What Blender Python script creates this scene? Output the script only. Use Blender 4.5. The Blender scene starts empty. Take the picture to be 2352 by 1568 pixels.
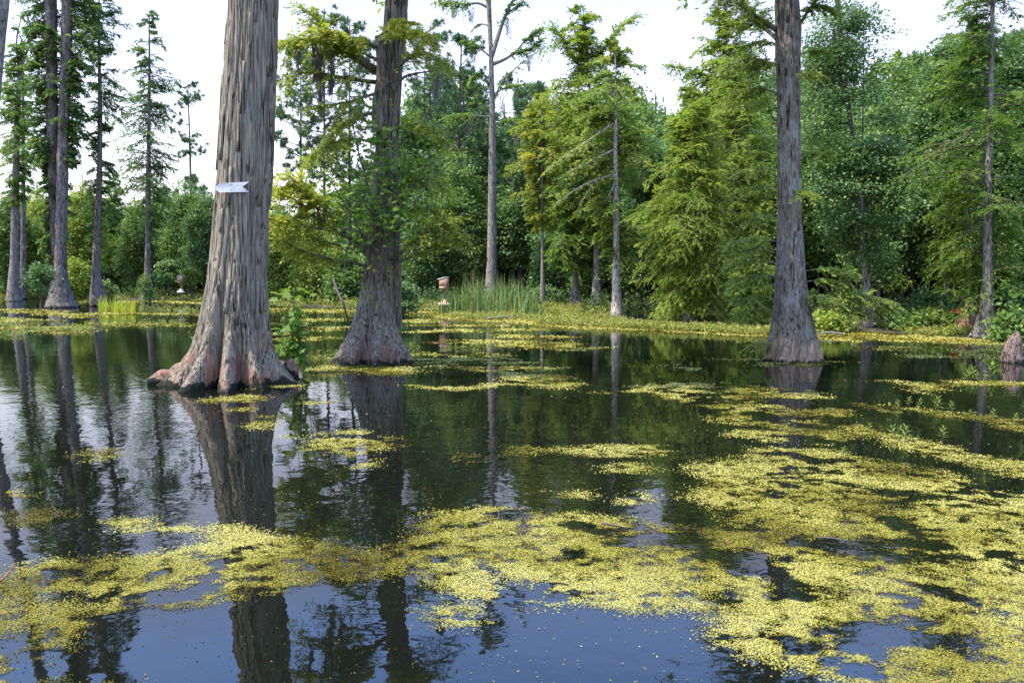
import bpy, math, random
import numpy as np
from math import sin, cos, pi, radians as RAD

# ------------------------------------------------------------------ camera, sky, sun, exposure
scene = bpy.context.scene
COL = scene.collection
CAM_H = 1.8
FPX, CX, CY = 1829.3, 1176.0, 784.2          # focal length and centre of the photograph in its 2352 px wide view
PITCH = math.atan((CY - 634.0) / FPX)

cam = bpy.data.cameras.new('camera')
cam.sensor_width = 36.0
cam.lens = FPX / 2352.0 * 36.0
cam.clip_start, cam.clip_end = 0.05, 3000.0
cam.dof.use_dof = True
cam.dof.focus_distance = 15.0
cam.dof.aperture_fstop = 4.5
cam_ob = bpy.data.objects.new('camera', cam)
cam_ob.location = (0, 0, CAM_H)
cam_ob.rotation_euler = (pi / 2 - PITCH, 0, 0)
COL.objects.link(cam_ob)
scene.camera = cam_ob

SUN_EL = RAD(60)
SUN_DIR = np.array([-0.95, -0.30])            # horizontal direction towards the sun (left, a little behind the camera)
SUN_DIR = SUN_DIR / np.linalg.norm(SUN_DIR)
world = bpy.data.worlds.new('World')
scene.world = world
world.use_nodes = True
wn, wl = world.node_tree.nodes, world.node_tree.links
sky = wn.new('ShaderNodeTexSky')
sky.sky_type = 'NISHITA'
sky.sun_disc = False
sky.sun_elevation = SUN_EL
sky.sun_rotation = math.atan2(SUN_DIR[0], SUN_DIR[1])
sky.air_density, sky.dust_density, sky.ozone_density = 1.3, 0.8, 3.5
wn['Background'].inputs['Strength'].default_value = 0.15
# summer haze: the air whitens towards the horizon
wtc = wn.new('ShaderNodeTexCoord')
wsep = wn.new('ShaderNodeSeparateXYZ'); wl.new(wtc.outputs['Generated'], wsep.inputs[0])
wab = wn.new('ShaderNodeMath'); wab.operation = 'ABSOLUTE'; wl.new(wsep.outputs[2], wab.inputs[0])
wmr = wn.new('ShaderNodeMapRange'); wmr.interpolation_type = 'SMOOTHSTEP'
wmr.inputs['From Min'].default_value = 0.12; wmr.inputs['From Max'].default_value = 0.56
wmr.inputs['To Min'].default_value = 1.0; wmr.inputs['To Max'].default_value = 0.0
wl.new(wab.outputs[0], wmr.inputs[0])
whz = wn.new('ShaderNodeMix'); whz.data_type = 'RGBA'; whz.blend_type = 'ADD'
wl.new(wmr.outputs[0], whz.inputs[0]); wl.new(sky.outputs[0], whz.inputs[6]); whz.inputs[7].default_value = (1.9, 0.95, 1.0, 1)
wbl = wn.new('ShaderNodeMix'); wbl.data_type = 'RGBA'; wbl.blend_type = 'ADD'; wb2 = wn.new('ShaderNodeMapRange'); wb2.interpolation_type = 'SMOOTHSTEP'
wb2.inputs['From Min'].default_value = 0.31; wb2.inputs['From Max'].default_value = 0.44
wl.new(wab.outputs[0], wb2.inputs[0]); wb3 = wn.new('ShaderNodeMapRange'); wb3.interpolation_type = 'SMOOTHSTEP'
wb3.inputs['From Min'].default_value = 0.58; wb3.inputs['From Max'].default_value = 0.95; wb3.inputs['To Min'].default_value = 1.0; wb3.inputs['To Max'].default_value = 0.25
wl.new(wab.outputs[0], wb3.inputs[0])
wb4 = wn.new('ShaderNodeMath'); wb4.operation = 'MULTIPLY'; wl.new(wb2.outputs[0], wb4.inputs[0]); wl.new(wb3.outputs[0], wb4.inputs[1])
wl.new(wb4.outputs[0], wbl.inputs[0])
# thin veils of cloud
wcl = wn.new('ShaderNodeTexNoise'); wcl.inputs['Scale'].default_value = 3.0; wcl.inputs['Detail'].default_value = 5.0
wmp = wn.new('ShaderNodeMapping'); wmp.inputs['Scale'].default_value = (1, 1, 3.5); wl.new(wtc.outputs['Generated'], wmp.inputs[0]); wl.new(wmp.outputs[0], wcl.inputs['Vector'])
wcr = wn.new('ShaderNodeMapRange'); wcr.inputs['From Min'].default_value = 0.35; wcr.inputs['From Max'].default_value = 0.7; wcr.inputs['To Max'].default_value = 0.5
wl.new(wcl.outputs['Fac'], wcr.inputs[0])
wcm = wn.new('ShaderNodeMix'); wcm.data_type = 'RGBA'; wl.new(wcr.outputs[0], wcm.inputs[0]); wl.new(whz.outputs[2], wcm.inputs[6]); wcm.inputs[7].default_value = (2.75, 2.7, 3.05, 1)
wl.new(wcm.outputs[2], wbl.inputs[6]); wbl.inputs[7].default_value = (1.2, 2.9, 7.6, 1)
wl.new(wbl.outputs[2], wn['Background'].inputs['Color'])

sun = bpy.data.lights.new('sun', 'SUN')
sun.energy = 4.2
sun.angle = RAD(0.5)
sun.color = (1.0, 0.93, 0.80)
sun_ob = bpy.data.objects.new('sun', sun)
from mathutils import Vector
sv = Vector((SUN_DIR[0] * cos(SUN_EL), SUN_DIR[1] * cos(SUN_EL), sin(SUN_EL)))
sun_ob.rotation_euler = sv.to_track_quat('Z', 'Y').to_euler()
sun_ob.location = (0, 0, 60)
COL.objects.link(sun_ob)

scene.view_settings.view_transform = 'Standard'
scene.view_settings.look = 'None'
scene.view_settings.exposure = 1.15
scene.view_settings.gamma = 1.0
cy = scene.cycles
cy.max_bounces, cy.diffuse_bounces, cy.glossy_bounces = 6, 3, 3
cy.transmission_bounces, cy.transparent_max_bounces = 3, 4
cy.use_denoising = True

# ------------------------------------------------------------------ helpers: photo point -> place
SP, CP = sin(PITCH), cos(PITCH)


def ray(px, py):
    u, v = (px - CX) / FPX, (CY - py) / FPX
    return np.array([u, CP + v * SP, -SP + v * CP])


def gp(px, py, z=0.0):
    d = ray(px, py)
    t = (z - CAM_H) / d[2]
    return np.array([d[0] * t, d[1] * t, z])


def pt(px, py, Y):
    d = ray(px, py)
    t = Y / d[1]
    return np.array([d[0] * t, Y, CAM_H + d[2] * t])


def project(P):
    x, y, z = P[..., 0], P[..., 1], P[..., 2] - CAM_H
    w = y * CP - z * SP
    return CX + FPX * x / w, CY - FPX * (y * SP + z * CP) / w


# ------------------------------------------------------------------ helpers: noise
def _h(ix, iy, iz, s):
    n = (ix * 374761393 + iy * 668265263 + iz * 2147483647 + s * 1274126177) & 0xFFFFFFFF
    n = ((n ^ (n >> 13)) * 1274126177) & 0xFFFFFFFF
    n = ((n ^ (n >> 16)) * 2246822519) & 0xFFFFFFFF
    return ((n ^ (n >> 15)) & 0xFFFF) / 65535.0


def vnoise(x, y, z=0.0, seed=0):
    x, y, z = np.broadcast_arrays(np.asarray(x, float), np.asarray(y, float), np.asarray(z, float))
    fx, fy, fz = np.floor(x), np.floor(y), np.floor(z)
    ix, iy, iz = fx.astype(np.int64), fy.astype(np.int64), fz.astype(np.int64)
    a, b, c = x - fx, y - fy, z - fz
    a, b, c = a * a * (3 - 2 * a), b * b * (3 - 2 * b), c * c * (3 - 2 * c)
    out = 0
    for dx in (0, 1):
        for dy in (0, 1):
            for dz in (0, 1):
                w = (a if dx else 1 - a) * (b if dy else 1 - b) * (c if dz else 1 - c)
                out = out + w * _h(ix + dx, iy + dy, iz + dz, seed)
    return out


def fbm(x, y, z=0.0, seed=0, oct=4):
    s, amp, tot, k = 0, 1.0, 0, 1.0
    for i in range(oct):
        s = s + amp * vnoise(np.asarray(x) * k, np.asarray(y) * k, np.asarray(z) * k, seed + i * 17)
        tot += amp
        amp *= 0.5
        k *= 2.03
    return s / tot


def unit(v):
    return v / np.maximum(np.linalg.norm(v, axis=-1, keepdims=True), 1e-9)


# ------------------------------------------------------------------ helpers: meshes and things
class MB:
    """collects faces and links them as one mesh object"""
    def __init__(self):
        self.v, self.f, self.t, self.m, self.n = [], [], [], [], 0

    def add(self, V, F, t=0.5, m=0):
        V = np.asarray(V, float).reshape(-1, 3)
        F = np.asarray(F, np.int64)
        if len(F) == 0:
            return self
        self.v.append(V)
        self.f.append(F + self.n)
        self.t.append(np.broadcast_to(np.asarray(t, float), (len(F),)))
        self.m.append(np.full(len(F), m, np.int32))
        self.n += len(V)
        return self

    def quads(self, Q, t=0.5):
        Q = np.asarray(Q, float).reshape(-1, 4, 3)
        return self.add(Q, np.arange(len(Q) * 4).reshape(-1, 4), t)

    def take(self, other, m=1):
        if other.n:
            n0 = self.n
            self.v += other.v; self.f += [F + n0 for F in other.f]; self.t += other.t
            self.m += [np.full(len(F), m, np.int32) for F in other.f]; self.n += other.n
        return self

    def build(self, name, mat, parent=None, smooth=False, origin=None, mat2=None):
        V = np.concatenate(self.v) if self.v else np.zeros((0, 3))
        off = np.array(parent.location if parent is not None else (origin if origin is not None else (0, 0, 0)))
        if parent is not None:
            q = parent
            while q.parent is not None:
                q = q.parent
                off = off + np.array(q.location)
        me = bpy.data.meshes.new(name)
        me.vertices.add(len(V))
        me.vertices.foreach_set('co', (V - off).astype(np.float32).ravel())
        loops = np.concatenate([f.ravel() for f in self.f])
        tot = np.concatenate([np.full(len(f), f.shape[1]) for f in self.f])
        start = np.concatenate([[0], np.cumsum(tot)[:-1]])
        me.loops.add(len(loops))
        me.loops.foreach_set('vertex_index', loops.astype(np.int32))
        me.polygons.add(len(tot))
        me.polygons.foreach_set('loop_start', start.astype(np.int32))
        if smooth:
            me.polygons.foreach_set('use_smooth', np.ones(len(tot), bool))
        me.update(calc_edges=True)
        a = me.attributes.new('tint', 'FLOAT', 'FACE')
        a.data.foreach_set('value', np.concatenate(self.t).astype(np.float32))
        me.materials.append(mat)
        if mat2 is not None:
            me.materials.append(mat2)
            me.polygons.foreach_set('material_index', np.concatenate(self.m).astype(np.int32))
        ob = bpy.data.objects.new(name, me)
        if parent is not None:
            ob.parent = parent
        elif origin is not None:
            ob.location = origin
        COL.objects.link(ob)
        return ob


def tag(o, label=None, cat=None, group=None, kind=None):
    if label: o['label'] = label
    if cat: o['category'] = cat
    if group: o['group'] = group
    if kind: o['kind'] = kind
    return o


def thing(name, label, cat, loc, group=None):
    o = bpy.data.objects.new(name, None)
    o.empty_display_size = 0.2
    o.location = tuple(float(a) for a in loc)
    COL.objects.link(o)
    return tag(o, label, cat, group)


def box(mb, c, s, rotz=0.0, tilt=0.0, t=0.5):
    x, y, z = s[0] / 2, s[1] / 2, s[2] / 2
    V = np.array([[-x, -y, -z], [x, -y, -z], [x, y, -z], [-x, y, -z], [-x, -y, z], [x, -y, z], [x, y, z], [-x, y, z]])
    ct, st = cos(tilt), sin(tilt)
    V = V @ np.array([[ct, 0, st], [0, 1, 0], [-st, 0, ct]]).T
    cz, sz = cos(rotz), sin(rotz)
    V = V @ np.array([[cz, -sz, 0], [sz, cz, 0], [0, 0, 1]]).T + np.array(c)
    F = [[0, 3, 2, 1], [4, 5, 6, 7], [0, 1, 5, 4], [1, 2, 6, 5], [2, 3, 7, 6], [3, 0, 4, 7]]
    return mb.add(V, F, t)


def tube(mb, P, r, n=6, cap=True, t=0.5):
    P = np.asarray(P, float)
    r = np.broadcast_to(np.asarray(r, float), (len(P),))
    T = unit(np.gradient(P, axis=0))
    ref = np.array([0.31, 0.93, 0.2]) if abs(T[:, 2]).mean() > 0.6 else np.array([0, 0, 1.0])
    U = unit(np.cross(T, ref))
    W = np.cross(T, U)
    a = np.arange(n) * 2 * pi / n
    V = P[:, None] + r[:, None, None] * (np.cos(a)[None, :, None] * U[:, None] + np.sin(a)[None, :, None] * W[:, None])
    k = len(P)
    i = np.arange(k - 1)[:, None] * n
    j = np.arange(n)[None]
    jn = (j + 1) % n
    F = np.stack([i + j, i + n + j, i + n + jn, i + jn], -1).reshape(-1, 4)
    mb.add(V, F, t)
    return mb


def smooth_path(pts, n=14):
    pts = np.asarray(pts, float)
    s = np.concatenate([[0], np.cumsum(np.linalg.norm(np.diff(pts, axis=0), axis=1))])
    q = np.linspace(0, s[-1], n)
    out = np.stack([np.interp(q, s, pts[:, i]) for i in range(pts.shape[1])], 1)
    for _ in range(2):
        out[1:-1] = 0.25 * out[:-2] + 0.5 * out[1:-1] + 0.25 * out[2:]
    return out


def trunk_mesh(mb, rows, Y, top=None, n=20, dz=0.25, lobes=(), bark=0.015, kb=16.0, flute=0.0, nfl=7, seed=0, lean_y=0.0, zbase=0.0, below=0.25):
    """rows: (y, left, right) of the trunk in the photograph, top to bottom, at distance Y; top: extra (height, radius) above them"""
    zs, xs, rs = [], [], []
    for py, xl, xr in rows:
        a, b = pt(xl, py, Y), pt(xr, py, Y)
        zs.append((a[2] + b[2]) / 2); xs.append((a[0] + b[0]) / 2); rs.append((b[0] - a[0]) / 2)
    zs, xs, rs = map(np.array, (zs, xs, rs))
    o = np.argsort(zs)
    zs, xs, rs = zs[o], xs[o], rs[o]
    zs[0] = zbase
    if top:
        zt, rt = top
        k = min(3, len(zs) - 1)
        sl = (xs[-1] - xs[-1 - k]) / max(zs[-1] - zs[-1 - k], 0.3)
        sl = max(-0.06, min(0.06, sl))
        zs = np.append(zs, zt); xs = np.append(xs, xs[-1] + sl * (zt - zs[-2])); rs = np.append(rs, rt)
    nz = max(12, int((zs[-1] - zs[0]) / dz))
    g = np.linspace(0, 1, nz) ** 1.25
    z = zs[0] - below + (zs[-1] - zs[0] + below) * g
    X, R = np.interp(z, zs, xs), np.interp(z, zs, rs)
    for _ in range(2):
        X[1:-1] = 0.25 * X[:-2] + 0.5 * X[1:-1] + 0.25 * X[2:]
        R[1:-1] = 0.25 * R[:-2] + 0.5 * R[1:-1] + 0.25 * R[2:]
    th = np.arange(n) * 2 * pi / n
    TH, Z = np.meshgrid(th, z)
    RR = np.repeat(R[:, None], n, 1)
    h = np.clip(Z - zs[0], 0, None)
    if flute:
        fl = np.cos(nfl * TH + 2.2 * np.sin(2 * TH + seed)) + 0.5 * np.cos((nfl + 4) * TH + seed * 1.7)
        RR = RR * (1 + flute * fl * np.exp(-h / 0.9))
    for th0, wd, amp, dec in lobes:
        d = np.angle(np.exp(1j * (TH - RAD(th0))))
        RR = RR + amp * np.exp(-(d / RAD(wd)) ** 2) * np.exp(-h / dec)
    bx, by = np.cos(TH) * RR, np.sin(TH) * RR
    if bark:
        q = vnoise(bx * kb, by * kb, Z * 0.55, seed)
        q2 = vnoise(bx * kb * 2.3, by * kb * 2.3, Z * 2.6, seed + 5)
        crack = np.exp(-((q - 0.5) / 0.055) ** 2)
        RR = RR - bark * 1.1 * crack + bark * 0.5 * (np.abs(q2 - 0.5) * 2 - 0.5) + bark * 1.1 * (vnoise(bx * 4, by * 4, Z * 2.2, seed + 9) - 0.5) + bark * 0.7 * (np.floor(3 * vnoise(bx * 7, by * 7, Z * 1.3, seed + 12)) / 3 - 0.3)
    V = np.stack([X[:, None] + np.cos(TH) * RR, Y + lean_y * h + np.sin(TH) * RR, Z], -1)
    i = np.arange(nz - 1)[:, None] * n
    j = np.arange(n)[None]
    jn = (j + 1) % n
    F = np.stack([i + j, i + jn, i + n + jn, i + n + j], -1).reshape(-1, 4)
    mb.add(V, F)
    ctr = V[-1].mean(0)
    m0 = mb.n
    mb.add(np.concatenate([V[-1], [ctr]]), np.stack([np.arange(n), (np.arange(n) + 1) % n, np.full(n, n)], -1))
    return lambda zz: np.stack([np.interp(zz, z, X), Y + lean_y * np.clip(np.asarray(zz, float) - zs[0], 0, None), np.asarray(zz, float)], -1), (lambda zz: np.interp(zz, z, R))


# ------------------------------------------------------------------ helpers: foliage
def leaf_quads(P, D, S, L, W):
    """rhombic leaves: base P, direction D, side S, length L, width W"""
    L, W = np.asarray(L)[..., None], np.asarray(W)[..., None]
    m = P + D * L * 0.45
    return np.stack([P, m + S * W * 0.5, P + D * L, m - S * W * 0.5], -2).reshape(-1, 4, 3)


def sprays(rng, P, T, SD, l, nl, leaf, wid, droop=0.35, up=0.0):
    """feathery twigs: P (m,3) starts, T directions, SD side vectors, l lengths; nl leaflets on each"""
    m = len(P)
    s = (np.arange(nl) + 0.5) / nl + rng.uniform(-0.3, 0.3, (m, nl)) / nl
    q = P[:, None] + T[:, None] * (l[:, None] * s)[..., None]
    q[..., 2] -= droop * l[:, None] * s ** 2
    side = np.where(np.arange(nl) % 2 == 0, 1.0, -1.0)[None, :, None] * SD[:, None]
    D = unit(T[:, None] * 0.75 + side * rng.uniform(0.35, 0.95, (m, nl, 1)) + rng.normal(0, 0.22, (m, nl, 3)) - np.array([0, 0, 1.0]) * (0.45 * droop + 0.1 - up))
    N = unit(np.array([0, 0, 1.0]) + rng.normal(0, 0.55, (m, nl, 3)))
    S = unit(np.cross(D, N))
    L = leaf * rng.uniform(0.6, 1.3, (m, nl)) * (1.15 - 0.45 * s)
    return leaf_quads(q, D, S, L, wid * rng.uniform(0.7, 1.3, (m, nl)))


def branch_set(mbL, mbT, rng, P0, A, E, L, droop, nt, nl, leaf, wid, t0=0.2, rad=0.014, tw=0.34, tint=None, bare=0.0):
    """branches with twigs and leaflets; all arrays of length B"""
    B = len(P0)
    Dr = np.stack([np.cos(A) * np.cos(E), np.sin(A) * np.cos(E), np.sin(E)], -1)
    Lat = np.stack([-np.sin(A), np.cos(A), np.zeros(B)], -1)
    wob = rng.normal(0, 0.06, (B, 1))

    def path(t):
        p = P0[:, None] + Dr[:, None] * (L[:, None] * t)[..., None]
        p = p + Lat[:, None] * (wob * np.sin(t * 4) * L[:, None])[..., None]
        p[..., 2] -= droop[:, None] * L[:, None] * t ** 2
        return p
    if mbT is not None:
        k, n = 6, 4
        t = np.linspace(0, 1, k)[None].repeat(B, 0)
        c = path(t)
        r = (rad * L + 0.008)[:, None] * (1 - 0.85 * t)
        a = np.arange(n) * 2 * pi / n
        V = c[:, :, None] + r[..., None, None] * (np.cos(a)[None, None, :, None] * Lat[:, None, None] + np.sin(a)[None, None, :, None] * np.array([0, 0, 1.0]))
        b = np.arange(B)[:, None, None] * k * n
        i = np.arange(k - 1)[None, :, None] * n
        j = np.arange(n)[None, None]
        jn = (j + 1) % n
        F = np.stack([b + i + j, b + i + jn, b + i + n + jn, b + i + n + j], -1).reshape(-1, 4)
        mbT.add(V, F)
    t = t0 + (1 - t0) * (np.arange(nt) + rng.uniform(0, 1, (B, nt))) / nt
    q = path(t)
    tan = unit(path(np.clip(t + 0.02, 0, 1.02)) - path(t - 0.02))
    side = np.where(np.arange(nt) % 2 == 0, 1.0, -1.0)[None, :, None] * Lat[:, None]
    Td = unit(tan * rng.uniform(0.5, 1.0, (B, nt, 1)) + side * rng.uniform(0.35, 1.1, (B, nt, 1)) + rng.normal(0, 0.3, (B, nt, 3)))
    l = (tw * L[:, None] * (1.15 - t) + 0.16) * rng.uniform(0.6, 1.25, (B, nt))
    keep = rng.uniform(0, 1, (B, nt)) >= bare
    q, Td, l = q[keep], Td[keep], l[keep]
    SD = unit(np.cross(Td, np.array([0, 0, 1.0]) + rng.normal(0, 0.2, Td.shape)))
    Q = sprays(rng, q, Td, SD, l, nl, leaf, wid * 1.35)
    tb = (rng.uniform(0, 1, (B, 1)) if tint is None else np.asarray(tint)[:, None]) * np.ones((B, nt))
    tt = np.clip(np.repeat(tb[keep], nl) * 0.6 + 0.4 * rng.uniform(0, 1, len(Q)), 0, 1)
    mbL.quads(Q, tt)


def prof(pr, Y):
    """[(photo y, half width)] -> heights and radii at distance Y"""
    z = np.array([pt(CX, p[0], Y)[2] for p in pr])
    r = np.array([p[1] * Y / FPX for p in pr])
    o = np.argsort(z)
    return z[o], r[o]


def cypress_crown(mbL, mbT, rng, axis, zr, nb, nt=14, nl=10, leaf=0.16, wid=0.045, e_top=0.7, e_low=-0.05, gap=0.0, sides=None, tw=0.42, tintz=None, front=1.0):
    nb = int(nb * 1.6)
    z, r = zr
    zz = np.linspace(z[0], z[-1], 200)
    w = np.interp(zz, z, r) + 0.25
    c = np.cumsum(w); c = c / c[-1]
    zb = np.interp((np.arange(nb) + rng.uniform(0, 1, nb)) / nb, c, zz)
    A = rng.uniform(0, 2 * pi, nb)
    if sides is not None:
        A = np.where(rng.uniform(0, 1, nb) < 0.75, sides + rng.normal(0, 0.7, nb), A)
    if gap:
        k = vnoise(zb * 0.9, np.cos(A) * 1.2 + 3, np.sin(A) * 1.2, 3) > gap
        zb, A = zb[k], A[k]
    if front < 1:
        k = (np.sin(A) > -0.35) | (rng.uniform(0, 1, len(A)) < front)
        zb, A = zb[k], A[k]
    n = len(zb)
    sd_ = float(rng.uniform(0, 50))
    lump = 0.25 + 1.45 * vnoise(np.cos(A) * 1.2 + sd_, np.sin(A) * 1.2, zb * 0.75, 7)
    L = np.interp(zb, z, r) * rng.uniform(0.5, 1.2, n) * lump + 0.15
    f = (zb - z[0]) / (z[-1] - z[0])
    E = e_low + (e_top - e_low) * f ** 1.6 + rng.normal(0, 0.3, n)
    dr = rng.uniform(0.15, 0.5, n)
    P0 = axis(zb - L * np.sin(E) * 0.6)
    ti = rng.uniform(0, 1, n) if tintz is None else np.clip(tintz(f) + rng.normal(0, 0.15, n), 0, 1)
    branch_set(mbL, mbT, rng, P0, A, E, L, dr, nt, nl, leaf, wid, tint=ti, tw=tw, t0=0.1, rad=0.009)


def broad_crown(mbL, mbT, rng, axis, zr, nc, nlf, leaf=0.16, spread=0.42, gap=0.35, ygrow=1.0, nlimb=26, front=1.0):
    z, r = zr
    nc = int(nc * 1.25)
    zz = np.linspace(z[0], z[-1], 200)
    w = np.interp(zz, z, r) ** 1.5 + 0.1
    c = np.cumsum(w); c = c / c[-1]
    zc = np.interp(rng.uniform(0, 1, nc), c, zz)
    A = rng.uniform(0, 2 * pi, nc)
    lump = 0.62 + 0.75 * vnoise(np.cos(A) * 1.7 + 9, np.sin(A) * 1.7, zc * 0.55, int(rng.integers(1000)))
    rad = np.interp(zc, z, r) * rng.uniform(0, 1, nc) ** 0.42 * lump
    C = axis(zc) + np.stack([np.cos(A) * rad, np.sin(A) * rad * ygrow, np.zeros(nc)], -1)
    # leaf clusters gather on boughs, with gaps between them
    nbg = max(6, nc // 8)
    C = C[:nbg][rng.integers(0, nbg, nc)] * 0.74 + C * 0.26 if nc > 60 else C
    C[:, 2] -= 0.12 * np.hypot(C[:, 0] - axis(C[:, 2])[:, 0], C[:, 1] - axis(C[:, 2])[:, 1]) * 0.5
    k = vnoise(C[:, 0] * 0.9, C[:, 1] * 0.9, C[:, 2] * 0.9, int(rng.integers(1000))) > gap * rng.uniform(0.6, 1.1, nc)
    if front < 1:                                  # boughs part in front of the stem
        ax_ = axis(C[:, 2])
        k &= ~((C[:, 1] < ax_[:, 1] + .2) & (np.abs(C[:, 0] - ax_[:, 0]) < .55) & (rng.uniform(0, 1, nc) > front))
    C, A, rad, zc = C[k], A[k], rad[k], zc[k]
    n = len(C)
    off = rng.normal(0, 1, (n, nlf, 3)) * np.array([spread, spread, spread * 0.42])
    P = C[:, None] + off
    out = unit(np.stack([np.cos(A), np.sin(A), np.zeros(n)], -1))[:, None]
    N = unit(np.array([0, 0, 0.85]) + out * 0.35 + rng.normal(0, 0.5, (n, nlf, 3)))
    D = unit(np.cross(N, rng.normal(0, 1, (n, nlf, 3))))
    S = np.cross(D, N)
    L = leaf * rng.uniform(0.6, 1.35, (n, nlf))
    Q = leaf_quads(P, D, S, L, L * 0.72)
    tc = rng.uniform(0, 1, (n, 1))
    mbL.quads(Q, np.clip(0.55 * tc + 0.45 * rng.uniform(0, 1, (n, nlf)), 0, 1).ravel())
    if mbT is not None and n:
        for i in rng.choice(n, min(nlimb, n), replace=False):
            zb = max(zc[i] - 0.5 * rad[i] - 0.5, z[0] * 0.6)
            a = axis(zb)
            mid = (a + C[i]) / 2 + np.array([0, 0, 0.12 * rad[i]])
            tube(mbT, smooth_path([a, mid, C[i]], 6), np.linspace(0.016 * rad[i] + 0.02, 0.006, 6), 4)


def pine_crown(mbL, mbT, rng, axis, zr, nb, nn=46, needle=0.3, per=7, open_=0.0):
    z, r = zr
    zb = np.sort(rng.uniform(z[0], z[-1], nb))
    for zz in zb:
        L = np.interp(zz, z, r) * rng.uniform(0.6, 1.15) + 0.3
        A, E = rng.uniform(0, 2 * pi), rng.uniform(0.0, 0.5)
        d = np.array([cos(A) * cos(E), sin(A) * cos(E), sin(E)])
        p0 = axis(zz - 0.3 * L * sin(E))
        P = p0 + d * L * np.linspace(0, 1, 6)[:, None] + np.array([0, 0, 0.18 * L]) * (np.linspace(0, 1, 6)[:, None] ** 2)
        if mbT is not None:
            tube(mbT, P, np.linspace(0.014 * L + 0.015, 0.008, 6), 4)
        t = 1 - (1 - open_) * 0.55 * rng.uniform(0, 1, per) ** 1.3
        c = p0 + d * (L * t)[:, None]
        c[:, 2] += 0.18 * L * t ** 2
        c += rng.normal(0, 0.14 * L + 0.05, (per, 3)) * np.array([1, 1, 0.5]) * (0.3 + t[:, None] * 0.7)
        D = unit(rng.normal(0, 1, (per, nn, 3)) + np.array([0, 0, 0.55]) + d * 0.3)
        S = unit(np.cross(D, rng.normal(0, 1, (per, nn, 3))))
        Ln = needle * rng.uniform(0.6, 1.1, (per, nn))
        Q = leaf_quads(c[:, None].repeat(nn, 1), D, S, Ln, Ln * 0.13 + 0.012)
        mbL.quads(Q, np.clip(rng.uniform(0, 1, (per, 1)) * 0.5 + 0.5 * rng.uniform(0, 1, (per, nn)), 0, 1).ravel())


MAPLE = np.array([[0, 0], [0.30, 0.10], [0.62, 0.02], [0.42, 0.38], [0.60, 0.66], [0.24, 0.60], [0, 1.0], [-0.24, 0.60], [-0.60, 0.66], [-0.42, 0.38], [-0.62, 0.02], [-0.30, 0.10]])


def maple_leaves(mb, rng, P, size, hang=0.5, t=None):
    n = len(P)
    A = rng.uniform(0, 2 * pi, n)
    D = unit(np.stack([np.cos(A), np.sin(A), -rng.uniform(0.1, 1.6, n) * hang * 2], -1))
    N = unit(np.stack([rng.normal(0, 0.4, n), rng.normal(-0.25, 0.4, n), np.ones(n)], -1))
    S = unit(np.cross(D, N))
    N = np.cross(S, D)
    L = size * rng.uniform(0.6, 1.25, n)
    V = P[:, None] + L[:, None, None] * (MAPLE[None, :, 0:1] * S[:, None] + MAPLE[None, :, 1:2] * D[:, None]
                                         - 0.25 * np.abs(MAPLE[None, :, 0:1]) * N[:, None])
    k = len(MAPLE)
    mb.add(V, np.arange(n * k).reshape(n, k), rng.uniform(0, 1, n) if t is None else t)


# ------------------------------------------------------------------ materials
def newmat(name):
    m = bpy.data.materials.new(name)
    m.use_nodes = True
    nt = m.node_tree
    return m, nt.nodes, nt.links, nt.nodes['Principled BSDF']


def ramp(n, stops):
    r = n.new('ShaderNodeValToRGB')
    e = r.color_ramp.elements
    while len(e) < len(stops):
        e.new(0.5)
    for i, (p, c) in enumerate(stops):
        e[i].position = p
        e[i].color = (*c, 1)
    return r


def mat_leaf(name, stops, transl=0.48, rough=0.6, spec=0.18, tcol=(1.1, 1.2, 0.55)):
    m, n, l, b = newmat(name)
    a = n.new('ShaderNodeAttribute'); a.attribute_name = 'tint'
    r = ramp(n, stops)
    l.new(a.outputs['Fac'], r.inputs[0])
    l.new(r.outputs[0], b.inputs['Base Color'])
    b.inputs['Roughness'].default_value = rough
    b.inputs['Specular IOR Level'].default_value = spec
    t = n.new('ShaderNodeBsdfTranslucent')
    mx = n.new('ShaderNodeMix'); mx.data_type = 'RGBA'; mx.blend_type = 'MULTIPLY'; mx.inputs[0].default_value = 1
    l.new(r.outputs[0], mx.inputs[6]); mx.inputs[7].default_value = (*tcol, 1)
    l.new(mx.outputs[2], t.inputs['Color'])
    s = n.new('ShaderNodeMixShader'); s.inputs[0].default_value = transl
    l.new(b.outputs[0], s.inputs[1]); l.new(t.outputs[0], s.inputs[2])
    l.new(s.outputs[0], n['Material Output'].inputs['Surface'])
    return m


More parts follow.
